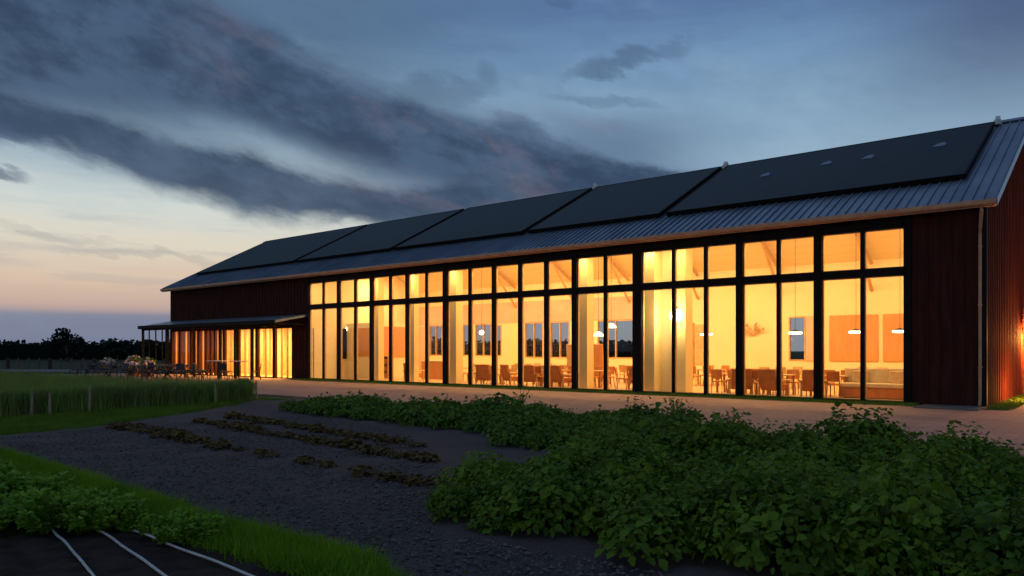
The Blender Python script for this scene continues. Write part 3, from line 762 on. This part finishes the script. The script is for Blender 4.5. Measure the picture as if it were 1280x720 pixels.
# wispy flowering stems sticking out at the bed's back edge
def wisp(n):
    s = MB()
    for i in range(n):
        a = RS.uniform(0,2*PI); r = RS.uniform(.05,.25); h = RS.uniform(.45,.75)
        s.tube([(0,0,0),(r*.4*cos(a),r*.4*sin(a),h*.6),(r*cos(a),r*sin(a),h)],.006,4)
    v = np.array(s.v); f = list(s.f)
    m = 60; b = RS.randint(0,n,m); p = np.stack([RS.normal(0,.13,m),RS.normal(0,.13,m),RS.uniform(.3,.75,m)],1)
    nr = unit(RS.normal(0,1,(m,3))+np.array([0,0,1])); tp = unit(RS.normal(0,1,(m,3))); tp = unit(tp-nr*np.sum(tp*nr,1,keepdims=True))
    v2, f2 = leafmesh('w',p,nr,tp,np.full(m,.07),np.full(m,.022))
    o = len(v); return mesh_of('wisp', np.concatenate([v,v2]), f+[tuple(i+o for i in q) for q in f2], 'bush2')
wm = [wisp(9) for _ in range(3)]
scatter('wispy_herb', wm, [(-.9,19.3),(.2,18.6),(2.6,15.9),(3.0,15.3),(3.3,15.2),(3.1,14.6),(1.3,17.3)], 'wispy herb with upright stems at the back edge of the middle bed', 'herb', 'wispy herbs along the middle bed', .75, 1.05)
# lettuce rows
lm = [bush_mesh('let%d'%i, 60, .15, .13, .075, .42, 'redleaf', lobes=False, up=.3) for i in range(4)]
def row(a, b, n, lab, grp, skip=()):
    pts = []
    for i in range(n):
        if i in skip: continue
        t = i/(n-1); pts.append((a[0]+(b[0]-a[0])*t+random.uniform(-.08,.08), a[1]+(b[1]-a[1])*t+random.uniform(-.12,.12)))
    scatter('lettuce', lm, pts, lab, 'lettuce', grp, .75, 1.2, (.6,.85))
row((-8.5,16.4),(-2.6,10.9),25,'dark reddish lettuce in the row nearest the bare soil','lettuces of the front row',(17,20,21,23))
row((-8.3,16.7),(-6.6,15.1),9,'dark reddish lettuce in the short double row at the far left','lettuces of the double row')
row((-7.3,17.8),(-1.2,11.3),32,'dark reddish lettuce in the middle row of the soil bed','lettuces of the middle row')
row((-6.9,18.9),(-1.7,13.3),27,'dark reddish lettuce in the row nearest the leafy bed','lettuces of the back row')
row((-1.95,10.1),(-1.0,9.5),5,'small straggling lettuce alone beside the big leafy bed','straggling lettuces',())
# feathery plants lower left
def fern_mesh(i, n=24, H=.27):
    P, N, Tt, Ls = [], [], [], []
    s = MB()
    for k in range(n):
        a = RS.uniform(0,2*PI); lean = RS.uniform(.1,.75); h = H*RS.uniform(.7,1.15)
        tip = np.array([cos(a)*lean*h, sin(a)*lean*h, h*(1-.35*lean)])
        s.tube([(0,0,0),tuple(tip*.5+np.array([0,0,.05])),tuple(tip)],.004,3)
        for j in range(13):
            t = .35+.65*j/12; c = tip*t+np.array([0,0,.2*t*(1-t)*h])
            for sd in (-1,1):
                d = np.array([-sin(a)*sd,cos(a)*sd,0])*.8+tip/np.linalg.norm(tip)*.7+RS.normal(0,.25,3)
                P.append(c); Tt.append(d); N.append(np.array([0,0,1])+RS.normal(0,.4,3)); Ls.append(.075*(1.15-t*.55))
    P = np.array(P); N = unit(np.array(N)); Tt = unit(np.array(Tt)); N = unit(N-Tt*np.sum(N*Tt,1,keepdims=True)); Ls = np.array(Ls)
    v, f = leafmesh('f',P,N,Tt,Ls*1.15,Ls*.30); o = len(v)
    return mesh_of('fern%d'%i, np.concatenate([v,np.array(s.v)]), f+[tuple(x+o for x in q) for q in s.f], 'fernleaf')
fm = [fern_mesh(i) for i in range(4)]
FERN = [(-9.1,12.0),(-6.95,10.0),(-4.55,7.85),(-2.5,6.5),(-1.85,6.0),(-2.9,6.45),(-3.4,6.85),(-4.2,6.75),(-5.2,6.5),(-7.0,8.6),(-9.8,11.4)]
scatter('feathery_crop', fm, poisson(FERN,.235,295), 'feathery bright green crop plant at lower left', 'crop plant', 'feathery crop plants at lower left', .75, 1.3)
# grass made of blades: one object per patch
def blades(name, pts, h, w, m, label, cat, lean=.35, seg=2, kind='stuff', z0=0.0):
    n = len(pts); P = np.zeros((n,3)); P[:,:2] = pts; P[:,2] = z0
    a = RS.uniform(0,2*PI,n); H = h*RS.uniform(.55,1.2,n); ln = np.abs(RS.normal(0,lean,n))
    side = np.stack([-np.sin(a+1.3),np.cos(a+1.3),np.zeros(n)],1)*(w*RS.uniform(.7,1.3,n))[:,None]
    d = np.stack([np.cos(a),np.sin(a),np.zeros(n)],1)
    rows = []
    for k in range(seg+1):
        t = k/seg; c = P+np.array([0,0,1])*(H*t*(1-.25*ln*t))[:,None]+d*(H*ln*t*t)[:,None]
        if k < seg: rows += [c-side*(1-.45*t), c+side*(1-.45*t)]
        else: rows += [c]
    K = len(rows); verts = np.stack(rows,1).reshape(-1,3)
    base = np.arange(n)*K; faces = []
    q = []
    for k in range(seg-1): q.append(np.stack([base+2*k,base+2*k+1,base+2*k+3,base+2*k+2],1))
    tri = np.stack([base+2*seg-2,base+2*seg-1,base+2*seg],1)
    me = bpy.data.meshes.new(name)
    quads = np.concatenate(q) if q else np.zeros((0,4),int)
    nf = len(quads)+len(tri)
    me.vertices.add(len(verts)); me.vertices.foreach_set('co', verts.ravel())
    loops = np.concatenate([quads.ravel(),tri.ravel()]); me.loops.add(len(loops)); me.loops.foreach_set('vertex_index', loops.astype(np.int32))
    tot = np.concatenate([np.full(len(quads),4),np.full(len(tri),3)]); st = np.concatenate([[0],np.cumsum(tot)[:-1]])
    me.polygons.add(nf); me.polygons.foreach_set('loop_start', st.astype(np.int32)); me.polygons.foreach_set('loop_total', tot.astype(np.int32))
    me.materials.append(M[m]); me.update(calc_edges=True); me.validate()
    o = bpy.data.objects.new(name, me); COL.objects.link(o); tag(o, label, cat, None, kind); return o
def band(a, b, wid, n, clump=6, spread=.05):
    """points along polyline a->b within +-wid, in clumps"""
    out = []
    for i in range(n//clump):
        t = random.random(); w = random.uniform(-wid,wid); dx, dy = b[0]-a[0], b[1]-a[1]; L = math.hypot(dx,dy)
        x, y = a[0]+dx*t-dy/L*w, a[1]+dy*t+dx/L*w
        for _ in range(clump): out.append((x+random.gauss(0,spread), y+random.gauss(0,spread)))
    return out
pts = band((-9.6,13.0),(-3.4,7.35),.38,32000,8)+band((-3.4,7.35),(-1.2,5.65),.27,12000,8)+band((-1.2,5.65),(-.4,4.4),.2,2500,8)
blades('bright_grass', pts, .20, .006, 'grass', 'bright green grass strip edging the bare soil at lower left', 'grass', .5)
# lawn between the soil and the tall crop
LG = [(-14.5,13.0),(-10.3,13.4),(-10.4,14.6),(-9.4,16.9),(-8.9,20),(-8.5,25),(-7.6,26.2),(-8.6,26.3),(-12.9,19.4),(-17,13.5)]
pl = []
xs = [p[0] for p in LG]; ys=[p[1] for p in LG]
while len(pl) < 42000:
    x, y = random.uniform(min(xs),max(xs)), random.uniform(min(ys),max(ys))
    if inside((x,y),LG) and random.random() < (.35+.65*(mn.noise(Vector((x*1.5,y*1.5,1)))>-.15)): pl.append((x,y))
blades('lawn_grass', pl, .09, .007, 'lawn', 'short lawn grass between the tall crop and the bare soil', 'grass', .5)
# tall crop block
TC = [(-18,12.2),(-12.9,19.4),(-8.9,26.0),(-9.4,27.0),(-30,44.2),(-42,46),(-34,26)]
pt = []
f0, f1 = (-18,12.2), (-8.9,26.0)
pt += band((-17.8,12.7),(-12.95,19.6),.25,14000,10,.07)+band((-12.95,19.6),(-9.05,26.05),.22,15000,10,.07)+band((-9.1,26.1),(-9.6,27.0),.2,2500,10,.07)
xs = [p[0] for p in TC]; ys=[p[1] for p in TC]
while len(pt) < 100000:
    x, y = random.uniform(min(xs),max(xs)), random.uniform(min(ys),max(ys))
    if inside((x,y),TC) and random.random() < min(1,(18/ y)**1.5):
        for _ in range(8): pt.append((x+random.gauss(0,.08), y+random.gauss(0,.08)))
blades('tall_crop', pt, .68, .012, 'tallcrop', 'tall dense green crop block behind the lawn at left', 'crop', .22, 3)
# verge grass by the wall
pts = []
for _ in range(16000):
    x = random.uniform(-31,2.8); y = random.uniform(-.92,-.16)
    if .5 < x < 2.3 and y > -1.65: continue
    q = BW(x,y); pts.append((q[0],q[1]))
for _ in range(2500):
    q = BW(random.uniform(2.2,2.88), random.uniform(0,10)); pts.append((q[0],q[1]))
blades('verge_grass', pts, .10, .007, 'lawn', 'thin grass verge along the foot of the glazed wall', 'grass', .5, z0=.05)
# crumbs of soil and small stones
def crumbs(n, poly, smin, smax, dens=None):
    mb = MB(); c = 0
    xs = [p[0] for p in poly]; ys=[p[1] for p in poly]
    base = [(1,0,0),(-1,0,0),(0,1,0),(0,-1,0),(0,0,1),(0,0,-1)]
    fs = [(0,2,4),(2,1,4),(1,3,4),(3,0,4),(2,0,5),(1,2,5),(3,1,5),(0,3,5)]
    while c < n:
        x, y = random.uniform(min(xs),max(xs)), random.uniform(min(ys),max(ys))
        if not inside((x,y),poly) or random.random() > min(1,(7/y)**1.2): continue
        s = random.uniform(smin,smax)*random.choice([.6,.8,1,1,1.5]); c += 1
        mb.add([(x+a*s*random.uniform(.6,1.2), y+b*s*random.uniform(.6,1.2), .045+d*s*.6) for a,b,d in base], fs)
    return mb
CR = [(-9.8,14.3),(-8.6,16.6),(-5,20),(-2,15),(-.6,9),(-.7,7),(1.8,5.2),(-.2,4.2),(-1.2,5.8),(-3.2,7.8)]
o = crumbs(15000, CR, .010, .022).obj('soil_crumbs','stone'); tag(o,'loose crumbs and small stones strewn over the bare dark soil','stones',None,'stuff')
# sparse weeds on the soil
wp = []
for _ in range(60):
    while True:
        x, y = random.uniform(-7,1), random.uniform(5,12)
        if inside((x,y),CR): break
    wp += [(x+random.gauss(0,.03), y+random.gauss(0,.03)) for _ in range(9)]
blades('weeds', wp, .06, .006, 'lawn', 'tiny weeds sprouting on the bare dark soil', 'weeds', .8)

# hoses
for (a, m_, b, lab) in (((-4.25,7.0),(-3.75,6.45),(-2.55,4.9),'leftmost of three pale irrigation pipes on the dark bed'),
                    ((-4.25,7.45),(-3.4,6.55),(-1.9,4.8),'middle one of three pale irrigation pipes on the dark bed'),
                    ((-4.1,7.5),(-3.0,6.5),(-1.0,4.7),'rightmost of three pale irrigation pipes on the dark bed')):
    pp = []
    for i in range(25):
        t = i/24; x = (1-t)**2*a[0]+2*t*(1-t)*m_[0]+t*t*b[0]; y = (1-t)**2*a[1]+2*t*(1-t)*m_[1]+t*t*b[1]
        pp.append((x+.004*sin(i*.7), y, .085+.006*sin(i*.9)))
    o = MB().tube(pp,.011,8).obj('irrigation_pipe','hose',None,smooth=True); tag(o,lab,'pipe','pale irrigation pipes')

# stakes in front of tall crop
for x, y, h, lab in ((-12.85,19.1,.95,'leftmost pale wooden stake before the tall crop'),(-12.45,19.75,.9,'second pale stake from the left before the tall crop'),
                (-12.2,20.1,.82,'third pale stake from the left before the tall crop, slightly short'),(-11.6,20.9,1.0,'fourth pale stake from the left before the tall crop'),
                (-9.55,24.5,.85,'pale stake near the right end of the tall crop'),(-8.75,26.0,.9,'pale stake at the right corner of the tall crop')):
    o = MB().tube([(0,0,-.05),(random.uniform(-.03,.03),0,h*.72)],.035,7,.03).obj('stake','stake'); o.location=(x+.1,y-.12,0); tag(o,lab,'stake','stakes before the tall crop')

# ------------------------------------------------------------------ terrace furniture by the porch
def bench_table(x, y, L, label, cover=False):
    e = empty('picnic_table', BW(x,y,.05), ROT); tag(e, label, 'picnic table', 'dark tables by the porch')
    if cover:
        cv = MB(); n = 40; top = []; bot = []
        for i in range(n):
            a = 2*PI*i/n; cx = max(-1,min(1,1.35*cos(a)))*L/2; cy = max(-1,min(1,1.35*sin(a)))*.46
            top.append((cx,cy,.80)); f_ = 1.06+.03*sin(i*2.3); bot.append((cx*f_,cy*(f_+.08),.22+.05*sin(i*1.1)))
        cv.add(top+bot, [tuple(range(n))]+[(i,n+i,n+(i+1)%n,(i+1)%n) for i in range(n)])
        cv.obj('cover','darkfab',e,smooth=False)
    MB().box(-L/2,L/2,-.4,.4,.72,.77).obj('tabletop','darkfab',e,.01)
    for s in (-1,1):
        MB().box(-L/2,L/2,s*.78-.14,s*.78+.14,.42,.46).obj('bench','darkfab',e,.01)
        MB().tube([(s*(L/2-.3),-.75,0),(s*(L/2-.3),-.25,.72)],.035,6).tube([(s*(L/2-.3),.75,0),(s*(L/2-.3),.25,.72)],.035,6).tube([(s*(L/2-.3),-.85,.4),(s*(L/2-.3),.85,.4)],.03,6).obj('leg','darkmetal',e)
for x, y, L, lab in ((-44.4,-5.4,3.4,'dark picnic table at the far left end of the porch'),(-40.6,-5.6,3.2,'dark picnic table left of the middle of the porch'),
                    (-37.2,-5.0,2.6,'dark picnic table near the middle of the porch'),(-47.6,-5.0,2.2,'dark picnic table just beyond the far porch corner'),(-43.0,-2.9,2.6,'dark picnic table close under the far half of the canopy'),(-39.4,-2.9,2.4,'dark picnic table close under the middle of the canopy')): bench_table(x,y,L,lab)
cp_ = chair_proto('darkfab','darkmetal','dark metal chair'); cp_['group'] = 'dark chairs by the porch'
first = True
for x, y, rz, lab in ((-39.2,-5.2,.4,'dark chair left of the white bistro tables, turned to the picnic tables'),(-36.6,-5.6,2.6,'dark chair behind the right end of the tall crop'),
                      (-35.6,-3.6,-.8,'dark chair drawn to the left white bistro table'),(-34.9,-2.6,2.2,'dark chair behind the left white bistro table'),
                      (-33.9,-3.4,-2.2,'dark chair drawn to the right white bistro table'),(-42.8,-5.7,.1,'dark chair in front of the far picnic table'),(-46.1,-5.9,.5,'dark chair at the far left end of the terrace'),(-38.6,-6.9,.2,'dark chair in front of the middle covered table'),(-37.4,-6.6,-.5,'dark chair at the near corner of the middle covered table'),(-35.2,-5.2,1.2,'dark chair facing the covered tables from the right'),(-34.4,-4.6,2.9,'dark chair nearest the right end of the porch'),(-32.9,-2.0,-.6,'dark chair behind the right white bistro table'),(-44.9,-7.0,.1,'leftmost dark chair on the near side of the picnic tables'),(-43.6,-7.1,-.3,'second dark chair from the left on the near side of the picnic tables'),(-41.6,-7.2,.3,'dark chair on the near side of the left of middle picnic table'),(-40.1,-7.2,.0,'dark chair at the near right corner of the left of middle picnic table'),(-36.2,-3.7,2.0,'dark chair between the picnic tables and the white bistro tables')):
    if first: cp_.location = BW(x,y,.05); cp_.rotation_euler=(0,0,ROT+rz); cp_['label']=lab; first=False
    else: dup(cp_, BW(x,y,.05), ROT+rz, lab, 'dark chairs by the porch')
for x, y, w, lab in ((-35.4,-2.9,1.3,'left white topped bistro table before the porch'),(-33.5,-2.7,1.1,'right white topped bistro table before the porch')):
    e = empty('bistro_table', BW(x,y,.05), ROT); tag(e,lab,'bistro table','white bistro tables')
    MB().lathe([(w/2-.01,1.02),(w/2,1.03),(w/2,1.06),(w/2-.01,1.065)],20).obj('tabletop','white',e)
    MB().lathe([(.25,0),(.25,.02),(.04,.04),(.035,1.018)],10).obj('leg','darkmetal',e)
def flowers(x, y, R, H, label):
    e = empty('flower_planter', (x,y,.01)); tag(e,label,'planter','flower planters left of the porch')
    MB().lathe([(R*.55,0),(R*.75,.5),(R*.8,.5),(R*.8,.56),(R*.6,.56)],16).obj('pot','terra',e)
    n = 160; a = RS.uniform(0,2*PI,n); el = np.arcsin(RS.uniform(0,1,n))
    p = np.stack([R*np.cos(el)*np.cos(a),R*np.cos(el)*np.sin(a),.55+H*np.sin(el)],1); nr = unit(p-np.array([0,0,.5])+RS.normal(0,.3,(n,3)))
    tp = unit(RS.normal(0,1,(n,3))); tp = unit(tp-nr*np.sum(tp*nr,1,keepdims=True))
    for nm, sl, mm, ll in (('foliage',slice(0,70),'bush2',.22),('blossom',slice(70,160),'petal',.24)):
        k = len(p[sl]); v, f = leafmesh('x',p[sl],nr[sl],tp[sl],np.full(k,ll),np.full(k,ll*.4)); o = bpy.data.objects.new(nm, mesh_of(nm,v,f,mm)); COL.objects.link(o); o.parent = e
for px, dd, R, H, lab in ((168,50,.62,.8,'pink flowering planter, left one of the pair by the porch corner'),(184,48,.5,.7,'pink flowering planter, right one of the pair by the porch corner'),
                    (136,58,.55,.55,'low pale flower planter far left by the path')):
    flowers((px-640)/955*dd, dd, R, H, lab)
M['fencewood'] = mat('grey fence wood', (.13,.11,.09), .85)
# field fence far left
e = empty('field_fence', (-45,66,0)); tag(e,'low post and wire fence across the field at far left','fence')
a, b = (-47.5,72), (-30,66)
for i in range(15):
    t = i/14; x, y = a[0]+(b[0]-a[0])*t+45, a[1]+(b[1]-a[1])*t-66
    MB().tube([(x,y,0),(x,y,1.0)],.07 if i%4 else .16,6).obj('post','fencewood' if i%4 else 'trunk',e)
for z in (.45,.85): MB().tube([(a[0]+45,a[1]-66,z),(b[0]+45,b[1]-66,z)],.012,5).obj('wire','fencewood',e)

# ------------------------------------------------------------------ far hedgerow and tree
def leafcloud(name, centers, n, L, m):
    P = []
    for (cx,cy,cz,rx,ry,rz,k) in centers:
        d = unit(RS.normal(0,1,(k,3)))*(RS.uniform(.35,1,k)**.4)[:,None]; P.append(np.stack([cx+d[:,0]*rx,cy+d[:,1]*ry,cz+d[:,2]*rz],1))
    P = np.concatenate(P); P = P[P[:,2] > 0]; n = len(P)
    nr = unit(RS.normal(0,1,(n,3))+np.array([0,0,.5])); tp = unit(RS.normal(0,1,(n,3))); tp = unit(tp-nr*np.sum(tp*nr,1,keepdims=True))
    Ls = L*RS.uniform(.5,1.3,n); v, f = leafmesh(name,P,nr,tp,Ls,Ls*.42); return mesh_of(name,v,f,m)
cs = []
M['under'] = mat('deep undergrowth', (.010,.017,.013), .95, spec=.02)
x = -120.0
while x < 40:
    y = 135+6*sin(x*.05)+random.uniform(-3,3); h = 3.3+.35*mn.noise(Vector((x*.12,0,0)))+random.uniform(-.12,.18)
    rx = random.uniform(1.6,3.2); cs.append((x,y,h*.48,rx,2.2,h*.55,150)); x += rx*.5
o = bpy.data.objects.new('hedgerow', leafcloud('hedgerow', cs, 0, .75, 'farleaf')); COL.objects.link(o)
tag(o,'long dark wooded hedgerow along the horizon at left','hedgerow',None,'stuff')
mb = MB().box(-125,45,136,139,0,2.7); o2 = mb.obj('undergrowth','under'); tag(o2,'dark undergrowth within the horizon hedgerow','undergrowth',None,'stuff')
e = empty('field_tree', ((83-640)/955*118,118,0)); tag(e,'lone rounded tree rising above the hedgerow at far left','tree')
MB().tube([(0,0,0),(.1,0,1.6),(-.1,0,3.2),(.2,0,4.4)],.32,8,.12).tube([(0,0,2.2),(1.1,.3,3.6)],.14,6,.05).tube([(0,0,2.0),(-1.0,-.2,3.4)],.14,6,.05).obj('trunk','trunk',e)
me = leafcloud('crown',[(-.7,0,3.6,1.5,1.3,1.0,320),(.8,.2,3.3,1.7,1.4,.9,320),(-.4,-.3,4.6,1.1,1,.6,160),(1.9,0,2.9,1.1,1,.7,140),(-1.9,.2,3.0,1.0,1,.7,120)],0,.34,'farleaf')
o = bpy.data.objects.new('crown', me); COL.objects.link(o); o.parent = e

# ------------------------------------------------------------------ sky
world = bpy.data.worlds.new('World'); S.world = world; world.use_nodes = True
wt = world.node_tree; T = NT(wt)
bg = wt.nodes['Background']
tc = T.n('ShaderNodeTexCoord'); sep = T.n('ShaderNodeSeparateXYZ'); wt.links.new(tc.outputs['Generated'], sep.inputs[0])
X, Y, Z = sep.outputs
az = T.m('ARCTAN2', X, Y); hz = T.m('SQRT', T.m('ADD', T.m('MULTIPLY',X,X), T.m('MULTIPLY',Y,Y)))
el = T.m('ARCTAN2', Z, hz)
def pe(px, py):
    a = math.atan((px-640)/955); return a, math.atan((438-py)/955*cos(a))
# diagonal streak coordinates for noise
def comb(a, e_, w=None):
    c = T.n('ShaderNodeCombineXYZ'); T.put(c,0,a); T.put(c,1,e_); 
    if w is not None: T.put(c,2,w)
    return c.outputs[0]
sl = .30    # clouds run down to the right
ra = T.m('ADD', az, T.m('MULTIPLY', el, -sl)); re_ = T.m('ADD', el, T.m('MULTIPLY', az, sl))
nv = comb(T.m('MULTIPLY', ra, 1.0), T.m('MULTIPLY', re_, 3.2))
n1 = T.noise(nv, 4.2, 6, .58); n2 = T.noise(comb(T.m('MULTIPLY',ra,1.),T.m('MULTIPLY',re_,2.0),7.3), 11, 6, .62)
n3 = T.noise(comb(az, T.m('MULTIPLY', el, 9.), 2.1), 4.5, 5, .6)
nn = T.m('ADD', T.m('MULTIPLY', T.m('SUBTRACT', n1, .5), .9), T.m('MULTIPLY', T.m('SUBTRACT', n2, .5), .6))
elw = T.m('ADD', el, T.m('MULTIPLY', nn, .055))
def curve(pts, src, lo, hi, omax):
    fc = T.n('ShaderNodeFloatCurve'); c = fc.mapping.curves[0]
    pts = [((x-lo)/(hi-lo), y/omax) for x,y in pts]
    c.points[0].location = pts[0]; c.points[1].location = pts[-1]
    for p in pts[1:-1]: c.points.new(*p)
    for p in c.points: p.handle_type = 'AUTO'
    fc.mapping.update(); mr = T.n('ShaderNodeMapRange'); T.put(mr,0,src); mr.inputs[1].default_value=lo; mr.inputs[2].default_value=hi
    T.put(fc,'Value',mr.outputs[0]); return T.m('MULTIPLY', fc.outputs[0], omax)
def bandmask(P, soft=.55):
    c = curve([pe(x,y) for x,y,w in P], az, -.9,.9,.6); w = curve([(pe(x,y)[0], w/955) for x,y,w in P], az, -.9,.9,.2)
    d = T.m('DIVIDE', T.m('ABSOLUTE', T.m('SUBTRACT', elw, c)), T.m('MAXIMUM', w, .0005))
    return T.ss(d, 1.35, soft)
A_ = bandmask([(-600,-120,90),(-200,-20,110),(0,30,92),(150,50,84),(300,96,66),(450,154,52),(600,192,46),(700,214,36),(850,236,16),(980,240,2),(1400,200,1),(1900,100,1)], .45)
B_ = bandmask([(-600,60,30),(-200,118,30),(0,146,26),(100,168,28),(200,198,33),(300,226,33),(400,248,29),(500,262,28),(620,258,36),(750,236,32),(860,232,14),(1000,230,1),(1400,200,1),(1900,100,1)], .55)
def blob(px, py, rx, ry, tilt, th=.8):
    a0, e0 = pe(px,py); da = T.m('SUBTRACT', az, a0); de = T.m('SUBTRACT', T.m('ADD', el, T.m('MULTIPLY', nn, .08)), e0)
    c, s = cos(tilt), sin(tilt)
    u = T.m('DIVIDE', T.m('ADD', T.m('MULTIPLY',da,c), T.m('MULTIPLY',de,s)), rx/955)
    v = T.m('DIVIDE', T.m('SUBTRACT', T.m('MULTIPLY',de,c), T.m('MULTIPLY',da,s)), ry/955)
    r2 = T.m('ADD', T.m('MULTIPLY',u,u), T.m('MULTIPLY',v,v))
    return T.m('MULTIPLY', T.ss(r2, 1.3, .0), th)
small = None
for args in ((775,80,75,13,.12,.55),(835,62,34,11,.35,.35),(560,112,70,14,-.05,.4),(610,100,16,20,.4,.3),(755,124,75,9,-.16,.35),(-10,208,35,8,-.1,.7),(5,172,26,9,-.3,.5),(700,8,22,10,0,.35),(428,283,16,7,0,.3),(420,110,120,40,-.3,.25),(660,172,60,22,-.25,.4),(190,322,110,6,-.1,.18),(60,292,90,5,-.06,.14)):
    b = blob(*args); small = b if small is None else T.m('MAXIMUM', small, b)
def ramp(stops, src, lo, hi):
    r = T.n('ShaderNodeValToRGB'); cr = r.color_ramp
    mr = T.n('ShaderNodeMapRange'); T.put(mr,0,src); mr.inputs[1].default_value=lo; mr.inputs[2].default_value=hi; T.put(r,0,mr.outputs[0])
    stops = sorted(((p-lo)/(hi-lo), c) for p,c in stops)
    cr.elements[0].position = max(0,stops[0][0]); cr.elements[0].color = lin(stops[0][1])+(1,)
    cr.elements[1].position = min(1,stops[-1][0]); cr.elements[1].color = lin(stops[-1][1])+(1,)
    for p,c in stops[1:-1]:
        e_ = cr.elements.new(p); e_.color = lin(c)+(1,)
    return r.outputs[0]
eg = T.m('ADD', el, T.m('MULTIPLY', T.m('MULTIPLY', T.m('SUBTRACT', n3, .5), .05), T.ss(el,.055,.09)))
def E(py, px=120): return pe(px,py)[1]
left = ramp([(E(438),(118,128,152)),(E(400),(120,130,154)),(E(391),(134,136,154)),(E(385),(190,164,156)),(E(350),(214,190,168)),(E(300),(220,212,194)),(E(250),(206,214,210)),
             (E(200),(160,180,192)),(E(120),(124,152,176)),(E(0),(86,114,144)),(.8,(100,122,152)),(1.5,(116,136,166))], eg, 0, 1.5)
right = ramp([(0,(142,148,164)),(E(300,900),(154,178,198)),(E(200,900),(146,175,198)),(E(120,900),(130,162,190)),(E(60,900),(110,144,180)),(E(0,900),(88,118,160)),(.8,(100,122,152)),(1.5,(116,136,166))], eg, 0, 1.5)
base = T.mixc(T.ss(az, pe(380,0)[0], pe(760,0)[0]), left, right)
pur = T.m('MULTIPLY', T.m('MULTIPLY', T.ss(az, pe(980,0)[0], pe(1290,0)[0]), T.ss(el, E(230,1200), E(20,1200))), .68)
base = T.mixc(pur, base, lin((58,66,104))+(1,))
# soft lighter veils between the streaks
base = T.mixc(T.m('MULTIPLY', T.ss(n1,.52,.72), .16), base, lin((150,176,196))+(1,))
base = T.mixc(T.m('MULTIPLY', T.m('MULTIPLY', T.ss(n2,.42,.7), T.ss(el,.14,.3)), .12), base, lin((62,84,118))+(1,))
# horizontal streaks low at left
st = T.m('MULTIPLY', T.m('MULTIPLY', T.ss(n3,.5,.68), T.ss(el, .24,.12)), .26)
base = T.mixc(T.m('MULTIPLY', st, T.ss(el,.045,.07)), base, lin((150,140,150))+(1,))
# cloud bodies
ccol = T.mixc(T.ss(n2, .36, .64), lin((44,62,88))+(1,), lin((68,90,118))+(1,))
ccol2 = T.mixc(T.ss(n2, .36, .66), lin((48,68,94))+(1,), lin((68,88,114))+(1,))
mid = T.m('MULTIPLY', T.ss(az, pe(300,0)[0], pe(560,0)[0]), T.m('MULTIPLY', T.ss(az, pe(980,0)[0], pe(760,0)[0]), T.m('MULTIPLY', T.ss(elw, E(300,600), E(255,600)), T.ss(elw, E(120,600), E(185,600)))))
base = T.mixc(T.m('MULTIPLY', mid, .72), base, lin((78,102,134))+(1,))
base = T.mixc(T.m('MULTIPLY', A_, .93), base, ccol)
# thin bright rim line between the two bands
base = T.mixc(T.m('MULTIPLY', B_, .95), base, ccol2)
base = T.mixc(small, base, lin((66,86,116))+(1,))
# pinkish afterglow wisps on the middle clouds
pk = T.noise(comb(T.m('MULTIPLY',ra,1.),T.m('MULTIPLY',re_,2.4),4.4), 7, 5, .6)
pm = T.m('MULTIPLY', T.ss(pk,.5,.68), T.m('MULTIPLY', T.m('MULTIPLY', T.ss(az, pe(180,0)[0], pe(330,0)[0]), T.ss(az, pe(880,0)[0], pe(700,0)[0])), T.m('MAXIMUM', A_, T.m('MULTIPLY', mid, .9))))
base = T.mixc(T.m('MULTIPLY', pm, .34), base, lin((124,110,124))+(1,))
# below the horizon
base = T.mixc(T.ss(Z, 0, -.02), base, (.02,.025,.03,1))
# a faint physical twilight sky on top of it
nis = T.n('ShaderNodeTexSky'); nis.sky_type = 'NISHITA'; nis.sun_disc = False; nis.sun_elevation = math.radians(-3); nis.sun_rotation = math.radians(-60)
nsc = T.mixc(1., nis.outputs[0], (.06,.06,.06,1), 'MULTIPLY'); base = T.mixc(1., base, nsc, 'ADD')
T.put(bg, 'Color', base); bg.inputs['Strength'].default_value = 1.0
world.cycles.sampling_method = 'MANUAL'; world.cycles.sample_map_resolution = 512

# ------------------------------------------------------------------ camera and render settings
cam = bpy.data.cameras.new('camera'); co = bpy.data.objects.new('camera', cam); COL.objects.link(co)
co.location = (0,0,1.7); co.rotation_euler = (PI/2,0,0)
cam.sensor_width = 36; cam.lens = 955/1280*36; cam.shift_y = 78/1280; cam.clip_end = 3000; cam.clip_start = .1
S.camera = co
S.view_settings.view_transform = 'Standard'; S.view_settings.look = 'None'; S.view_settings.exposure = 0; S.view_settings.gamma = 1
S.render.engine = 'CYCLES'; S.cycles.use_denoising = True; S.cycles.max_bounces = 8; S.cycles.transparent_max_bounces = 16
S.cycles.sample_clamp_indirect = 4; S.cycles.use_adaptive_sampling = True; S.cycles.adaptive_threshold = .02
S.cycles.caustics_reflective = False; S.cycles.caustics_refractive = False
